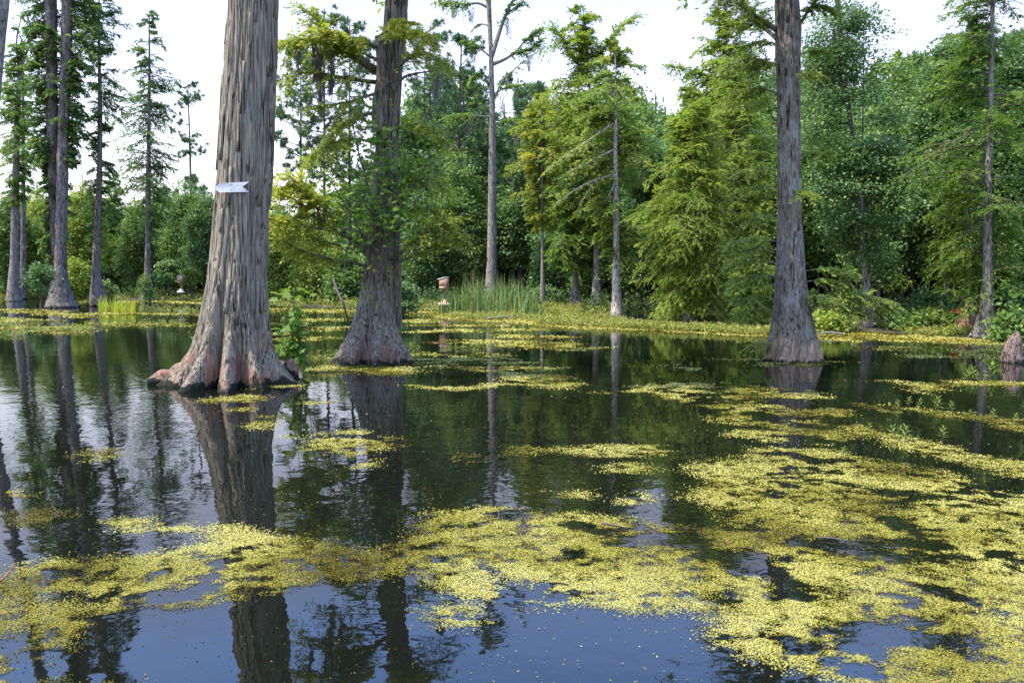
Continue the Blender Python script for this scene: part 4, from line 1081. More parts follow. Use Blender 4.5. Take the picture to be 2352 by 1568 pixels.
# --- broadleaf trees and shrubs one can tell apart along the far bank
def shrub(label, cx, by, crown, mat, nc=90, nlf=46, leaf=.14, spread=.28, name='shrub', cat='shrub', Y=None, gap=.3, group=None, ygrow=1.0):
    return tree(name, label, cat, [(crown[0][0] + 6, cx - 1, cx + 1), ((crown[0][0] + by) / 2, cx - 2, cx + 2), (by, cx - 3, cx + 3)], by, None, 'bark_dark', kind='broad',
                crown=crown, crown_mat=mat, ck=dict(nc=nc, nlf=nlf, leaf=leaf, spread=spread, gap=gap, nlimb=14, ygrow=ygrow), Y=Y, tk=dict(n=8, dz=.4))


shrub('dark rounded bush on the far bank at the left edge', 30, 683, [(628, 20), (650, 34), (680, 36)], 'broad', nc=80, leaf=.2, spread=.35)
shrub('leafy bush hugging the left side of the twin-trunked cypress', 94, 706, [(590, 6), (630, 14), (660, 18), (685, 20), (702, 14)], 'broad', nc=80, leaf=.14, Y=43.0)
shrub('yellow-green willowy bush behind the right foot of the twin-trunked cypress', 172, 703, [(590, 12), (630, 24), (670, 26), (700, 14)], 'broad_yellow', nc=90, leaf=.14, Y=49.0)
shrub('light green sprig of a bush beside the swollen foot of the slim cypress', 244, 702, [(646, 8), (670, 14), (700, 12)], 'broad_light', nc=40, leaf=.12, spread=.22, Y=50.5)
shrub('small green shrub against the foot of the spire-shaped cypress', 336, 694, [(632, 3), (660, 8), (692, 9)], 'broad_light', nc=26, leaf=.12, spread=.2, Y=54.0)
shrub('small orange-green sapling right of the small nest box on the left', 440, 690, [(608, 6), (635, 18), (660, 19), (676, 8)], 'cypress_orange', nc=50, leaf=.16, spread=.24, name='sapling', cat='sapling')
shrub('flat-topped small leafy tree right of the spire-shaped cypress, at mid height', 388, 688, [(596, 14), (620, 28), (640, 24), (650, 6)], 'broad', nc=60, leaf=.18, spread=.28, name='broadleaf_tree', cat='tree')
for cx, by, cr, mat, lab in [
    (20, 686, [(440, 15), (500, 60), (580, 75), (650, 60), (680, 40)], 'broad_light', 'pale leafy tree behind the left edge of the far bank'),
    (85, 684, [(410, 12), (450, 35), (520, 50), (600, 60), (670, 40)], 'broad_yellow', 'yellow-green tree behind the twin-trunked cypress, on its left'),
    (190, 684, [(395, 12), (430, 35), (500, 48), (580, 50), (660, 40)], 'broad_yellow', 'yellow-green tree between the twin-trunked and the slim cypress'),
    (310, 684, [(430, 8), (500, 25), (580, 40), (660, 40)], 'broad_light', 'leafy tree behind the spire-shaped cypress, on its left'),
    (425, 684, [(385, 18), (420, 45), (500, 62), (580, 66), (640, 50), (670, 30)], 'broad_light', 'big pale leafy tree just left of the arrow board'),
    (470, 688, [(430, 12), (500, 40), (580, 48), (650, 40)], 'broad', 'dark leafy tree touching the left side of the big trunk'),
    (640, 698, [(470, 18), (520, 40), (600, 52), (680, 45)], 'broad_yellow', 'sunlit yellow-green thicket tree just right of the big trunk'),
    (715, 700, [(500, 18), (560, 45), (630, 55), (690, 45)], 'broad_yellow', 'sunlit thicket tree midway between the two nearest left trunks'),
    (790, 702, [(560, 18), (620, 40), (690, 45)], 'broad_light', 'sunlit thicket bush left of the gnarled dark cypress'),
    (1060, 698, [(330, 18), (380, 60), (450, 80), (540, 85), (620, 70), (690, 50)], 'broad_light', 'glinting light green tree behind the nest box with the cone'),
    (975, 700, [(420, 15), (480, 45), (560, 55), (640, 50), (695, 40)], 'broad', 'dark leafy tree right of the gnarled cypress trunk'),
    (1270, 705, [(520, 15), (560, 35), (620, 40), (690, 40)], 'broad', 'low glossy tree under the golden-crowned cypress'),
    (1490, 712, [(300, 25), (360, 60), (430, 70), (520, 65), (600, 55), (650, 30)], 'broad', 'dark glossy tree left of the bushy light green cypress'),
    (1465, 720, [(500, 20), (560, 50), (620, 65), (670, 55), (700, 25)], 'broad_light', 'pale glinting tree just right of the pale orange-tinged cypress'),
    (1760, 722, [(330, 30), (420, 70), (520, 80), (620, 60), (680, 30)], 'broad', 'dark glossy tree behind the lichened trunk, on its left'),
    (1880, 728, [(190, 20), (260, 55), (350, 75), (450, 80), (560, 70), (640, 40)], 'broad_light', 'light-leaved tree behind the lichened trunk, on its right'),
    (2085, 730, [(110, 20), (180, 60), (280, 80), (400, 85), (520, 70), (620, 40)], 'broad_light', 'light-leaved tree between the curved broadleaf and the right-hand cypresses'),
    (2170, 738, [(80, 25), (180, 60), (300, 70), (420, 65), (540, 45)], 'broad', 'dark tree close behind the reddish-trunked cypress'),
    (2330, 748, [(60, 30), (180, 60), (320, 70), (460, 70), (580, 60), (680, 40)], 'broad', 'dark glossy tree behind the grey flared cypress at the right edge')]:
    wide = sum(c[1] for c in cr) / len(cr)
    shrub(lab, cx, by, cr, mat, nc=int(190 + wide * 7.5), nlf=54, leaf=.155 if by < 712 else .13, spread=.34, name='broadleaf_tree', cat='tree', gap=.4)
for cx, by, cr, mat, lab in [
    (925, 722, [(655, 12), (680, 24), (715, 22)], 'broad', 'dense rounded green bush at the right foot of the gnarled cypress'),
    (2105, 762, [(708, 14), (730, 32), (758, 34)], 'broad_light', 'bright green bush on the bank right of the curved broadleaf trunk'),
    (2140, 760, [(716, 7), (738, 13), (758, 14)], 'broad_yellow', 'bright yellow-green bush left of the reddish fluted trunk'),
    (2135, 756, [(670, 16), (710, 34), (745, 34)], 'broad', 'greyish dark bush behind the bright green ones on the right bank'),
    (2330, 776, [(650, 16), (690, 36), (765, 36)], 'broad', 'glossy dark bush right of the grey flared cypress'),
    (2345, 785, [(715, 10), (740, 25), (780, 30)], 'broad_light', 'light green bush at the right edge of the bank'),
    (1895, 762, [(732, 8), (746, 17), (760, 20)], 'broad_yellow', 'pale yellow-green bush at the right foot of the lichened trunk'),
    (1345, 711, [(600, 15), (640, 30), (680, 30), (705, 20)], 'broad_light', 'glinting bush between the two flared trunks on the marsh edge'),
    (1255, 712, [(655, 10), (680, 22), (708, 22)], 'broad', 'dark bush behind the small cut stump')]:
    shrub(lab, cx, by, cr, mat, nc=90, nlf=46, leaf=.13, spread=.26, gap=.25)

# --- tree copies packed along the wood's edge, then the wood itself as one mass
TREELINE = [(-900, 430), (0, 440), (90, 440), (200, 425), (300, 440), (420, 410), (520, 410), (620, 430), (700, 455), (800, 430), (880, 330), (960, 150), (1050, 160), (1100, 190), (1200, 195), (1300, 185), (1480, 195), (1560, 200), (1650, 150), (1700, 140), (1850, 125), (1960, 130), (2070, 110), (2150, 90), (2352, 80), (3300, 80)]
rngF = np.random.default_rng(404)


def proto(kind, seed):
    r = np.random.default_rng(seed)
    ml, mt = MB(), MB()
    axis = lambda z: np.stack([0 * np.asarray(z, float), 0 * np.asarray(z, float), np.asarray(z, float)], -1)
    tube(mt, np.array([[0, 0, -.3], [0.05, 0, 3], [0, .05, 7], [0, 0, 10]]), [.2, .16, .11, .03], 7)
    if kind == 'broad':
        broad_crown(ml, mt, r, axis, (np.array([2.3, 3.5, 5, 7.5, 9.3, 10]), np.array([1.2, 2.1, 2.5, 2.2, 1.3, .3])), 300, 40, leaf=.22, spread=.42, gap=.35, nlimb=16)
    elif kind == 'cypress':
        cypress_crown(ml, mt, r, axis, (np.array([2.0, 3.3, 6, 8.5, 10]), np.array([1.3, 2.0, 1.9, 1.1, .2])), 110, nt=10, nl=7, leaf=.27, wid=.1)
    else:
        pine_crown(ml, mt, r, axis, (np.array([3.5, 6, 8, 9.5, 10]), np.array([1.2, 2.0, 1.8, 1.0, .3])), 40, nn=34, needle=.42, per=6)
    cat_ = lambda m_: (np.concatenate(m_.v), m_.f, m_.t)
    return ml, mt


PR = [('broad', 'broad'), ('broad', 'broad_light'), ('broad', 'broad'), ('cypress', 'cypress'), ('pine', 'pine')]
protos = [proto(k_, 900 + i_) for i_, (k_, m_) in enumerate(PR)]


def edge_spot(px, inland):
    s = gp(px, float(shore_y(px)))
    d = s / np.linalg.norm(s[:2]) * np.array([1, 1, 0])
    p = s + d * inland
    p[2] = float(np.interp(inland, offs, zoff))
    return p


edge_src = {}
EDGE_NAMES = {0: ('broadleaf_tree', 'dark broadleaf tree packed into the edge of the wood'), 1: ('broadleaf_tree', 'light green broadleaf tree packed into the edge of the wood'),
              2: ('broadleaf_tree', 'dark broadleaf tree packed into the edge of the wood'), 3: ('cypress_tree', 'feathery cypress packed into the edge of the wood'), 4: ('pine_tree', 'pine packed into the edge of the wood')}
GROUPS = {0: 'dark broadleaf trees along the wood edge', 1: 'light green broadleaf trees along the wood edge', 2: 'dark broadleaf trees along the wood edge', 3: 'cypresses along the wood edge', 4: 'pines along the wood edge'}
mass = {m_: MB() for m_ in ('broad', 'broad_light', 'cypress', 'pine')}
mass_t = MB()
px = -420.0
while px < 2800:
    back = float(np.interp(px, [400, 1000, 1150, 1700, 1900], [0, 3, 9, 6, 1]))
    for lay, (i0, i1) in enumerate([(7 + back, 11 + back), (13 + back, 19 + back), (22, 32), (36, 48)]):
        p = edge_spot(px + rngF.uniform(-22, 22), rngF.uniform(i0, i1))
        qx, qy = project(p)
        tl_ = float(np.interp(qx, [t_[0] for t_ in TREELINE], [t_[1] for t_ in TREELINE]))
        top_py = tl_ + (rngF.uniform(130, 330) if lay == 0 else rngF.uniform(40, 160) if lay == 1 else rngF.uniform(0, 60))
        top_py = min(top_py, qy - 70)
        h = pt(CX, top_py, p[1])[2] - p[2]
        k_ = int(rngF.choice([0, 1, 2, 3, 4], p=[.34, .2, .2, .16, .1])) if lay else int(rngF.choice([0, 1, 2, 3], p=[.4, .2, .25, .15]))
        sz = h / 10.0
        sxy = max(0.55, min(1.5, sz * rngF.uniform(.8, 1.1)))
        a = rngF.uniform(0, 2 * pi)
        if lay < 2 and -60 < qx < 2420:
            if k_ not in edge_src:
                nm_, lb_ = EDGE_NAMES[k_]
                root = thing(nm_, lb_, 'tree', (0, 0, 0), GROUPS[k_])
                ml, mt = protos[k_]
                t_ob = mt.build('trunk', M['bark_dark'], root, smooth=True)
                c_ob = ml.build('crown', M[PR[k_][1]], root)
                edge_src[k_] = (root, t_ob, c_ob)
                o = root
            else:
                root, t_ob, c_ob = edge_src[k_]
                o = root.copy(); COL.objects.link(o)
                for ch in (t_ob, c_ob):
                    d = ch.copy(); COL.objects.link(d); d.parent = o
            o.location = tuple(p); o.rotation_euler = (0, 0, a); o.scale = (sxy, sxy, sz)
        else:
            ml, mt = protos[k_]
            ca, sa = cos(a), sin(a)
            Rm = np.array([[ca, -sa, 0], [sa, ca, 0], [0, 0, 1]]) * np.array([sxy, sxy, sz])
            for src_, dst in ((ml, mass[PR[k_][1]]), (mt, mass_t)):
                V = np.concatenate(src_.v) @ Rm.T + p
                F = np.concatenate([f for f in src_.f])
                dst.add(V, F, np.concatenate(src_.t))
    for lay in range(3):
        p = edge_spot(px + rngF.uniform(-25, 25), rngF.uniform(24, 50) if lay else rngF.uniform(18, 26))
        ml, mt = protos[int(rngF.choice([0, 1, 2]))]
        a = rngF.uniform(0, 2 * pi); ca, sa = cos(a), sin(a)
        Rm = np.array([[ca, -sa, 0], [sa, ca, 0], [0, 0, 1]]) * np.array([1.15, 1.15, rngF.uniform(.5, .7)])
        mass['broad'].add(np.concatenate(ml.v) @ Rm.T + p - np.array([0, 0, 1.3]), np.concatenate(ml.f), np.concatenate(ml.t))
    px += 46
nm = {'broad': 'broadleaf_forest', 'broad_light': 'light_leaved_forest', 'cypress': 'cypress_forest', 'pine': 'pine_forest'}
lbl = {'broad': 'mass of dark broadleaf wood deep behind the bank', 'broad_light': 'mass of light-leaved wood deep behind the bank', 'cypress': 'mass of feathery cypress wood deep behind the bank', 'pine': 'mass of pine wood deep behind the bank'}
for k_, mb in mass.items():
    tag(mb.build(nm[k_], M[k_]), lbl[k_], 'forest', kind='stuff')
tag(mass_t.build('forest_trunks', M['bark_dark']), 'dark trunks deep inside the wood behind the bank', 'forest', kind='stuff')

# --- undergrowth on the forest floor, marsh plants on the wet margin
def weeds(mb, rng, P, h, n_leaf, leaf, wid, up=0.6):
    m = len(P)
    q = P[:, None] + np.stack([rng.normal(0, .07, (m, n_leaf)), rng.normal(0, .07, (m, n_leaf)), h[:, None] * rng.uniform(.05, 1, (m, n_leaf))], -1)
    D = unit(np.stack([rng.normal(0, 1, (m, n_leaf)), rng.normal(0, 1, (m, n_leaf)), rng.normal(up, .5, (m, n_leaf))], -1))
    S = unit(np.cross(D, np.array([0, 0, 1.0]) + rng.normal(0, .5, (m, n_leaf, 3))))
    L = leaf * rng.uniform(.6, 1.3, (m, n_leaf))
    mb.quads(leaf_quads(q, D, S, L, wid * rng.uniform(.7, 1.3, (m, n_leaf))), np.clip(rng.uniform(0, 1, (m, 1)) * .6 + .4 * rng.uniform(0, 1, (m, n_leaf)), 0, 1).ravel())


rng = np.random.default_rng(77)
ug = MB()
N = 6500
pxs = rng.uniform(-200, 2600, N)
inl = rng.uniform(0.3, 1, N) ** 2 * 16
P = np.array([edge_spot(a, b_) for a, b_ in zip(pxs, inl)])
dens = vnoise(P[:, 0] * .5, P[:, 1] * .5, 0, 41)
k_ = (dens > .42) & ~((pxs > 1900) & (inl < 3.5)) & ~((np.abs(pxs - 2222) < 60) & (inl < 8))
P = P[k_]
weeds(ug, rng, P, rng.uniform(.15, .9, len(P)) * (.4 + dens[k_]), 14, .17, .09)
tag(ug.build('undergrowth', M['undergrowth']), 'low leafy undergrowth on the dark forest floor', 'undergrowth', kind='stuff')


def inpoly(px, py, poly):
    c = np.zeros(px.shape, bool)
    n = len(poly)
    for i in range(n):
        x0, y0 = poly[i]; x1, y1 = poly[(i + 1) % n]
        if y0 == y1: continue
        k = ((y0 > py) != (y1 > py)) & (px < (x1 - x0) * (py - y0) / (y1 - y0) + x0)
        c ^= k
    return c


def scatter_band(rng, n, x0, x1, lo, hi):
    """points on the water plane between two photo rows that follow the shore line"""
    a = rng.uniform(x0, x1, n)
    u = rng.uniform(0, 1, n)
    b_ = shore_y(a) + lo + (hi - lo) * u
    dx, dy = (a - CX) / FPX, (CY - b_) / FPX
    dz = -SP + dy * CP
    t = -CAM_H / dz
    return np.stack([dx * t, (CP + dy * SP) * t, 0 * t], -1)


ms = MB()
for n_, x0, x1, lo, hi, h0, h1, lf in [(7000, 1030, 1900, -10, 12, .06, .24, .11), (2600, 1030, 1900, -14, -4, .1, .45, .13), (2000, 180, 560, -9, 1, .05, .3, .16), (700, -60, 180, -3, 0, .1, .4, .2), (1500, 560, 1010, -8, 3, .1, .5, .15), (1300, 1880, 2400, -8, 2, .06, .22, .10)]:
    P = scatter_band(rng, n_, x0, x1, lo, hi)
    P[:, 2] = np.array([land_z(p_) for p_ in P]) if lo < -3 else 0
    P = P[vnoise(P[:, 0] * .6, P[:, 1] * .35, 0, 45) > .3]
    weeds(ms, rng, P, rng.uniform(h0, h1, len(P)), 9, lf, lf * .38, up=.5)
tag(ms.build('marsh_plants', M['marsh']), 'low yellow-green marsh plants along the wet margin of the bank', 'marsh plants', kind='stuff')

fp = MB()
for cx, cy_, rx, ry, n_, h1, lf in [(30, 741, 70, 9, 420, .22, .13), (110, 755, 110, 9, 520, .2, .12), (165, 757, 55, 6, 380, .25, .13), (20, 768, 45, 6, 160, .25, .13), (330, 742, 130, 6, 520, .22, .12), (385, 713, 70, 6, 320, .55, .13), (300, 712, 40, 5, 200, .35, .12), (440, 716, 40, 4, 120, .4, .12),
                                    (760, 818, 60, 12, 150, .1, .08), (470, 888, 0.1, 0.1, 1, .1, .05), (900, 812, 50, 8, 120, .12, .08), (1080, 803, 80, 5, 110, .12, .07)]:
    n_ = max(1, int(n_ * (.16 if cx < 350 else .30))); h1 *= .55; lf *= .75
    a = rng.uniform(0, 2 * pi, n_); r_ = np.sqrt(rng.uniform(0, 1, n_))
    P = np.array([gp(cx + rx * r_[i] * cos(a[i]), cy_ + ry * r_[i] * sin(a[i])) for i in range(n_)])
    weeds(fp, rng, P, rng.uniform(.3, 1, n_) * h1, 7, lf, lf * .3, up=.6)
tag(fp.build('floating_plants', M['marsh']), 'low leafy plants floating in mats out on the water', 'floating plants', kind='stuff')


# --- reeds, grasses
def blades(mb, rng, P, h, w, lean=.18, t=None):
    m = len(P)
    A = rng.uniform(0, 2 * pi, m)
    dv = np.stack([np.cos(A), np.sin(A), 0 * A], -1)
    ln = np.abs(rng.normal(0, lean, m)) * h
    sv_ = np.stack([-np.sin(A), np.cos(A), 0 * A], -1)
    s = np.array([0, .35, .7, 1.0])
    c = P[:, None] + dv[:, None] * (ln[:, None] * s ** 2)[..., None] + np.array([0, 0, 1.0]) * (h[:, None] * (s - .12 * s ** 3 * np.minimum(3, ln / h * 4)[:, None]))[..., None]
    ww = w * np.array([1, .9, .6, .08])
    Lf, Rt = c - sv_[:, None] * ww[None, :, None] / 2, c + sv_[:, None] * ww[None, :, None] / 2
    Q = np.stack([Lf[:, :-1], Rt[:, :-1], Rt[:, 1:], Lf[:, 1:]], -2)
    tt = np.repeat((rng.uniform(0, 1, m) if t is None else t), 3)
    mb.quads(Q.reshape(-1, 4, 3), tt)


def grass_thing(name, label, cat, spots, hmax, w, n, mat, lean=.2, group=None):
    rb = np.random.default_rng(int(spots[0][0]))
    mb = MB()
    for cx, cy_, rx, ry, hk in spots:
        nn = int(n * rx / 20)
        a = rb.uniform(-1, 1, nn); b_ = rb.uniform(-1, 1, nn)
        P = np.array([gp(cx + rx * p_, cy_ + ry * q_) for p_, q_ in zip(a, b_)])
        blades(mb, rb, P, hmax * hk * rb.uniform(.45, 1, nn), w, lean)
    c = gp(spots[0][0], spots[0][1])
    return tag(mb.build(name, M[mat], origin=tuple(c)), label, cat, group)


grass_thing('reed_clump', 'tall green cattail bed at the foot of the tall pale bare-topped cypress', 'reeds', [(1130, 720, 40, 4, 1.0), (1085, 718, 24, 3, 1.05), (1175, 722, 30, 4, 1.0), (1055, 718, 18, 3, .8), (1030, 718, 22, 3, .55), (1205, 726, 26, 4, .7), (1235, 729, 16, 3, .4)], 2.15, .04, 80, 'reed', .24)
grass_thing('grass_tuft', 'bright yellow-green grass tuft standing in the water, the left of a pair', 'grass tuft', [(246, 717, 20, 2, 1.0)], 1.0, .03, 110, 'cypress_yellow', .3)
grass_thing('grass_tuft', 'bright yellow-green grass tuft standing in the water, the right of a pair', 'grass tuft', [(288, 718, 24, 2, .9)], .95, .03, 110, 'cypress_yellow', .3)
grass_thing('grass_tuft', 'rounded mound of fine green grass on the bank right of the lichened cypress', 'grass tuft', [(1945, 762, 26, 3, 1.0)], .75, .02, 330, 'reed', .5)
grass_thing('grass_tuft', 'thin grass tuft at the left foot of the big trunk, on the far mat', 'grass tuft', [(462, 718, 8, 2, 1.0)], .9, .025, 40, 'reed', .3)
grass_thing('grass_tuft', 'grass blades arching from the left side of the cypress knee', 'grass tuft', [(2305, 828, 6, 1, 1.0)], .5, .02, 24, 'cypress_yellow', .5)


# --- nest boxes on poles with predator cones
def nest_box(label, px, by, box_top, cone_y, Y, rot, boards, roof_mat, cone_mat, sc=1.0):
    b0 = pt(px, by, Y); b0[2] = max(0.0, land_z(b0)) - .05
    T = thing('nest_box', label, 'nest box', b0)
    ztop = pt(px, box_top, Y)[2]
    x, y = b0[0], b0[1]
    W_, D_, Hh = .30 * sc, .34 * sc, .50 * sc
    zc = ztop - Hh / 2
    mb = MB(); tube(mb, np.array([[x, y, b0[2] - .2], [x, y, (b0[2] + zc) / 2], [x, y, zc - Hh / 2 - .02]]), .035 * sc, 10); mb.build('post', M['pole'], T)
    cr_, sr_ = cos(rot), sin(rot)
    loc = lambda a, b_, c: np.array([x + a * cr_ - b_ * sr_, y + a * sr_ + b_ * cr_, zc + c])
    # local -x is the entrance side, local -y the side seen broad-on
    for nm_, c, s_, mt_ in [('front_board', (-D_ / 2, 0, -.02), (.022, W_, Hh - .04), boards[0]), ('back_board', (D_ / 2, 0, -.05 * sc), (.025, W_ * 1.02, Hh + .10 * sc), boards[2]),
                            ('side_board', (0, -W_ / 2 + .012, .06 * sc), (D_ - .03, .022, Hh - .12 * sc), boards[1]), ('side_board', (0, W_ / 2 - .012, 0), (D_ - .03, .022, Hh - .02), boards[1]),
                            ('lower_board', (0.0, -W_ / 2 - .004, -Hh / 2 + .06 * sc), (D_ + .01, .026, .10 * sc), boards[0]), ('floor_board', (0, 0, -Hh / 2 + .015), (D_ - .04, W_ - .05, .02), boards[1])]:
        mb = MB(); box(mb, loc(*c), s_, rot); mb.build(nm_, M[mt_], T)
    mb = MB()
    hc = loc(-D_ / 2 - .013, 0.0, Hh * .22)
    th = np.arange(16) * 2 * pi / 16
    V = np.array([hc + np.array([-sr_ * .05 * sc * cos(t_), cr_ * .05 * sc * cos(t_), .042 * sc * sin(t_)]) for t_ in th])
    V2 = V + np.array([-cr_, -sr_, 0]) * .004
    mb.add(np.concatenate([V, V2]), [list(range(16)), list(range(31, 15, -1))]); mb.build('painted_entrance_hole', M['hole_shade'], T)  # flat dark disc on the board, its colour stands for the shade inside
    mb = MB(); box(mb, loc(-.06 * sc, 0, Hh / 2 + .015), (D_ * 1.42, W_ * 1.25, .025), rot, -.22); mb.build('roof', M[roof_mat], T)
    zk = pt(px, cone_y, Y)[2]
    mb = MB()
    n_ = 28
    th = np.arange(n_) * 2 * pi / n_
    ring = lambda r_, z_: np.stack([x + r_ * np.cos(th), y + r_ * np.sin(th), np.full(n_, z_)], -1)
    R_ = .31 * sc
    V = np.concatenate([ring(.045, zk + .25 * sc), ring(R_ * .55, zk + .125 * sc), ring(R_, zk), ring(R_ * .97, zk - .012), ring(.04, zk + .23 * sc)])
    j = np.arange(n_); jn = (j + 1) % n_
    for q in range(4):
        mb.add(V, np.stack([q * n_ + j, q * n_ + n_ + j, q * n_ + n_ + jn, q * n_ + jn], -1))
    mb.build('predator_cone', M[cone_mat], T)


nest_box('cedar nest box on a pole over a white metal cone, beside the reeds', 1020.5, 720, 640, 699, gp(1020, 719)[1], RAD(-38), ('cedar_light', 'cedar', 'cedar'), 'white_metal', 'rust_metal', .98)
nest_box('small weathered nest box on a pole above a pale cone, far across the left water', 416, 693, 635, 671, gp(416, 692)[1], RAD(-38), ('cedar_grey', 'cedar_grey', 'cedar_grey'), 'dull_metal', 'dull_metal', .92)


# --- stumps and knees
def knee(name, label, cat, px, by, rows, bark, seed, Y=None, group=None, n=24):
    b0 = gp(px, by) if Y is None else pt(px, by, Y)
    bz = land_z(b0)
    mb = MB()
    trunk_mesh(mb, rows, b0[1], top=None, n=n, dz=.03, bark=.02, kb=8, flute=.1, seed=seed, zbase=bz)
    return tag(mb.build(name, M[bark], origin=(b0[0], b0[1], bz), smooth=True), label, cat, group)


knee('cypress_knee', 'knobbly pinkish cypress knee standing in water at the right edge', 'cypress knee', 2321, 832, [(761, 2331, 2338), (766, 2328, 2342), (771, 2323, 2343), (780, 2316, 2343), (795, 2308, 2343), (812, 2303, 2344), (832, 2300, 2347)], 'bark_knee', 5, n=40)
knee('tree_stump', 'short reddish cut stump beside the golden-crowned slender cypress', 'stump', 1259, 717, [(695, 1252, 1269), (700, 1254, 1268), (717, 1255, 1269)], 'bark_red', 6)
for i_, (kx, ky, kh) in enumerate([(1285, 716, 12), (1297, 717, 8), (1310, 719, 14), (1345, 718, 12), (1352, 719, 16), (1395, 722, 14), (1440, 726, 8), (1540, 734, 7), (1632, 745, 9), (1655, 748, 12)]):
    rws = [(ky - kh, kx - 1, kx + 1), (ky - kh * .6, kx - 2, kx + 2), (ky, kx - 3, kx + 3)]
    if i_ == 0:
        kn = knee('cypress_knee', 'small brown cypress knee poking from the marsh margin', 'cypress knee', kx, ky, rws, 'bark_red', 40, group='small knees on the marsh margin')
        z0 = kh
    else:
        o = kn.copy(); COL.objects.link(o)
        b0 = gp(kx, ky); o.location = (b0[0], b0[1], land_z(b0)); o.scale = (1, 1, kh / z0); o.rotation_euler = (0, 0, i_ * 1.3)
for i_, (a, b_, c_, lab) in enumerate([((1560, 742), (1690, 738), .07, 'fallen grey log lying along the marsh behind the bushy light green cypress'), ((1605, 736), (1660, 722), .03, 'dead branch propped on the fallen log behind the marsh'), ((1120, 735), (1180, 733), .04, 'broken dead reed stem lying in front of the reed bed'), ((1940, 772), (1865, 775), .03, 'dead twig lying in the water right of the lichened trunk')]):
    pa, pb = gp(*a), gp(*b_)
    pa[2] = land_z(pa) + .06; pb[2] = land_z(pb) + (.35 if i_ == 1 else .07)
    mb = MB(); mid = (pa + pb) / 2 + np.array([0, .1, .08])
    tube(mb, smooth_path([pa, mid, pb], 10), np.linspace(c_, c_ * .5, 10), 8)
    tag(mb.build('fallen_log' if i_ == 0 else 'dead_branch', M['deadwood'], origin=tuple(pa)), lab, 'log' if i_ == 0 else 'branch')
for i_, (a, b_, lab) in enumerate([((1876, 1237), (1946, 1245), 'thin brown stick floating in a dark gap of the great duckweed mat'), ((1381, 1205), (1441, 1216), 'short brown stick at the far rim of the middle duckweed mat'), ((1262, 1344), (1306, 1347), 'rusty red stick floating in the middle duckweed mat'), ((2018, 1302), (2030, 1322), 'orange-brown dead leaf stalk lying on the great duckweed mat'), ((-6, 1342), (34, 1308), 'pinkish dead stalk poking up at the left edge of the near water')]):
    pa, pb = gp(*a), gp(*b_)
    pa[2] = .012; pb[2] = .012
    if i_ == 4:
        pb = pt(34, 1300, pa[1]); pa[2] = 0
    mb = MB()
    tube(mb, smooth_path([pa, (pa + pb) / 2 + np.array([0, .012, .004]), pb], 9), np.linspace(.007, .004, 9), 6)
    tag(mb.build('dead_stick', M['bark_red' if i_ > 1 else 'twig'], origin=tuple(pa)), lab, 'stick')
rf = pt(2203, 712, gp(2190, 764)[1])
mb = MB()
rngr = np.random.default_rng(5)
q = rf + rngr.normal(0, 1, (16, 3)) * np.array([.12, .08, .05])
D = unit(rngr.normal(0, 1, (16, 3))); S = unit(np.cross(D, rngr.normal(0, 1, (16, 3))))
mb.quads(leaf_quads(q, D, S, np.full(16, .13), np.full(16, .07)), rngr.uniform(0, 1, 16))
RF = thing('red_leaved_sprig', 'sprig of orange-red leaves beside the reddish fluted trunk', 'plant', (rf[0], rf[1], land_z(rf)))
mb.build('leaves', M['red_leaf'], RF)
mb = MB(); tube(mb, smooth_path([np.array([rf[0] - .1, rf[1], land_z(rf)]), rf, rf + np.array([0.1, 0, .05])], 8), .008, 5); mb.build('stem', M['twig'], RF)

# --- hanging moss
def moss(label, px, py, dY, length, w, n=260):
    r_ = np.random.default_rng(int(px * 7 + py))
    a = pt(px, py, dY)
    s = r_.uniform(0, 1, n) ** .8
    st = r_.integers(0, 7, n)
    ofs = r_.normal(0, w * .5, 7)
    lk = r_.uniform(.55, 1, 7)
    q = a + np.stack([ofs[st] * (1 - .55 * s) + r_.normal(0, w * .16, n), r_.normal(0, w * .3, n), -length * s * lk[st]], -1)
    D = unit(np.stack([r_.normal(0, .28, n), r_.normal(0, .28, n), -np.ones(n)], -1))
    S = unit(np.cross(D, r_.normal(0, 1, (n, 3))))
    L = np.full(n, .16) * r_.uniform(.7, 1.4, n)
    mb = MB(); mb.quads(leaf_quads(q, D, S, L, np.full(n, .022)), r_.uniform(0, 1, n))
    tag(mb.build('spanish_moss', M['moss'], origin=tuple(a)), label, 'hanging moss')


moss('longest grey beard of moss hanging from the gnarled cypress limb', 737, 104, HY - .9, 1.75, .14, 460)
moss('grey moss strand hanging just right of the longest moss beard', 757, 112, HY - .8, 1.1, .09, 220)
moss('grey moss strand hanging just left of the longest moss beard', 720, 98, HY - 1.0, .8, .08, 170)
moss('short moss wisp hanging near the big trunk from the yellowing limb', 684, 96, HY - 1.2, .55, .05, 90)
moss('small moss beard on the right twig of the gnarled cypress', 1003, 165, HY - .8, .62, .07, 120)
IY = gp(1129, 708)[1]
for x_, y_, ln_, lab in [(1080, 14, .9, 'moss tuft on the top left limb of the bare-topped cypress'), (1040, 10, .8, 'moss tuft at the tip of the top left limb of the bare-topped cypress'), (1165, 40, 1.1, 'moss tuft on the fork of the bare-topped cypress'), (1215, 120, 1.1, 'moss tuft on the long right limb of the bare-topped cypress'),
                         (1085, 108, .9, 'moss tuft on the middle left limb of the bare-topped cypress'), (1150, 215, 1.1, 'moss tuft on the low right limb of the bare-topped cypress'), (1080, 270, 1.2, 'moss fringe on the lowest left limb of the bare-topped cypress')]:
    moss(lab, x_, y_, IY - .1, ln_, .22, 200)
moss('small dark moss tuft on the spire-shaped cypress', 311, 345, 55, 1.0, .1, 90)

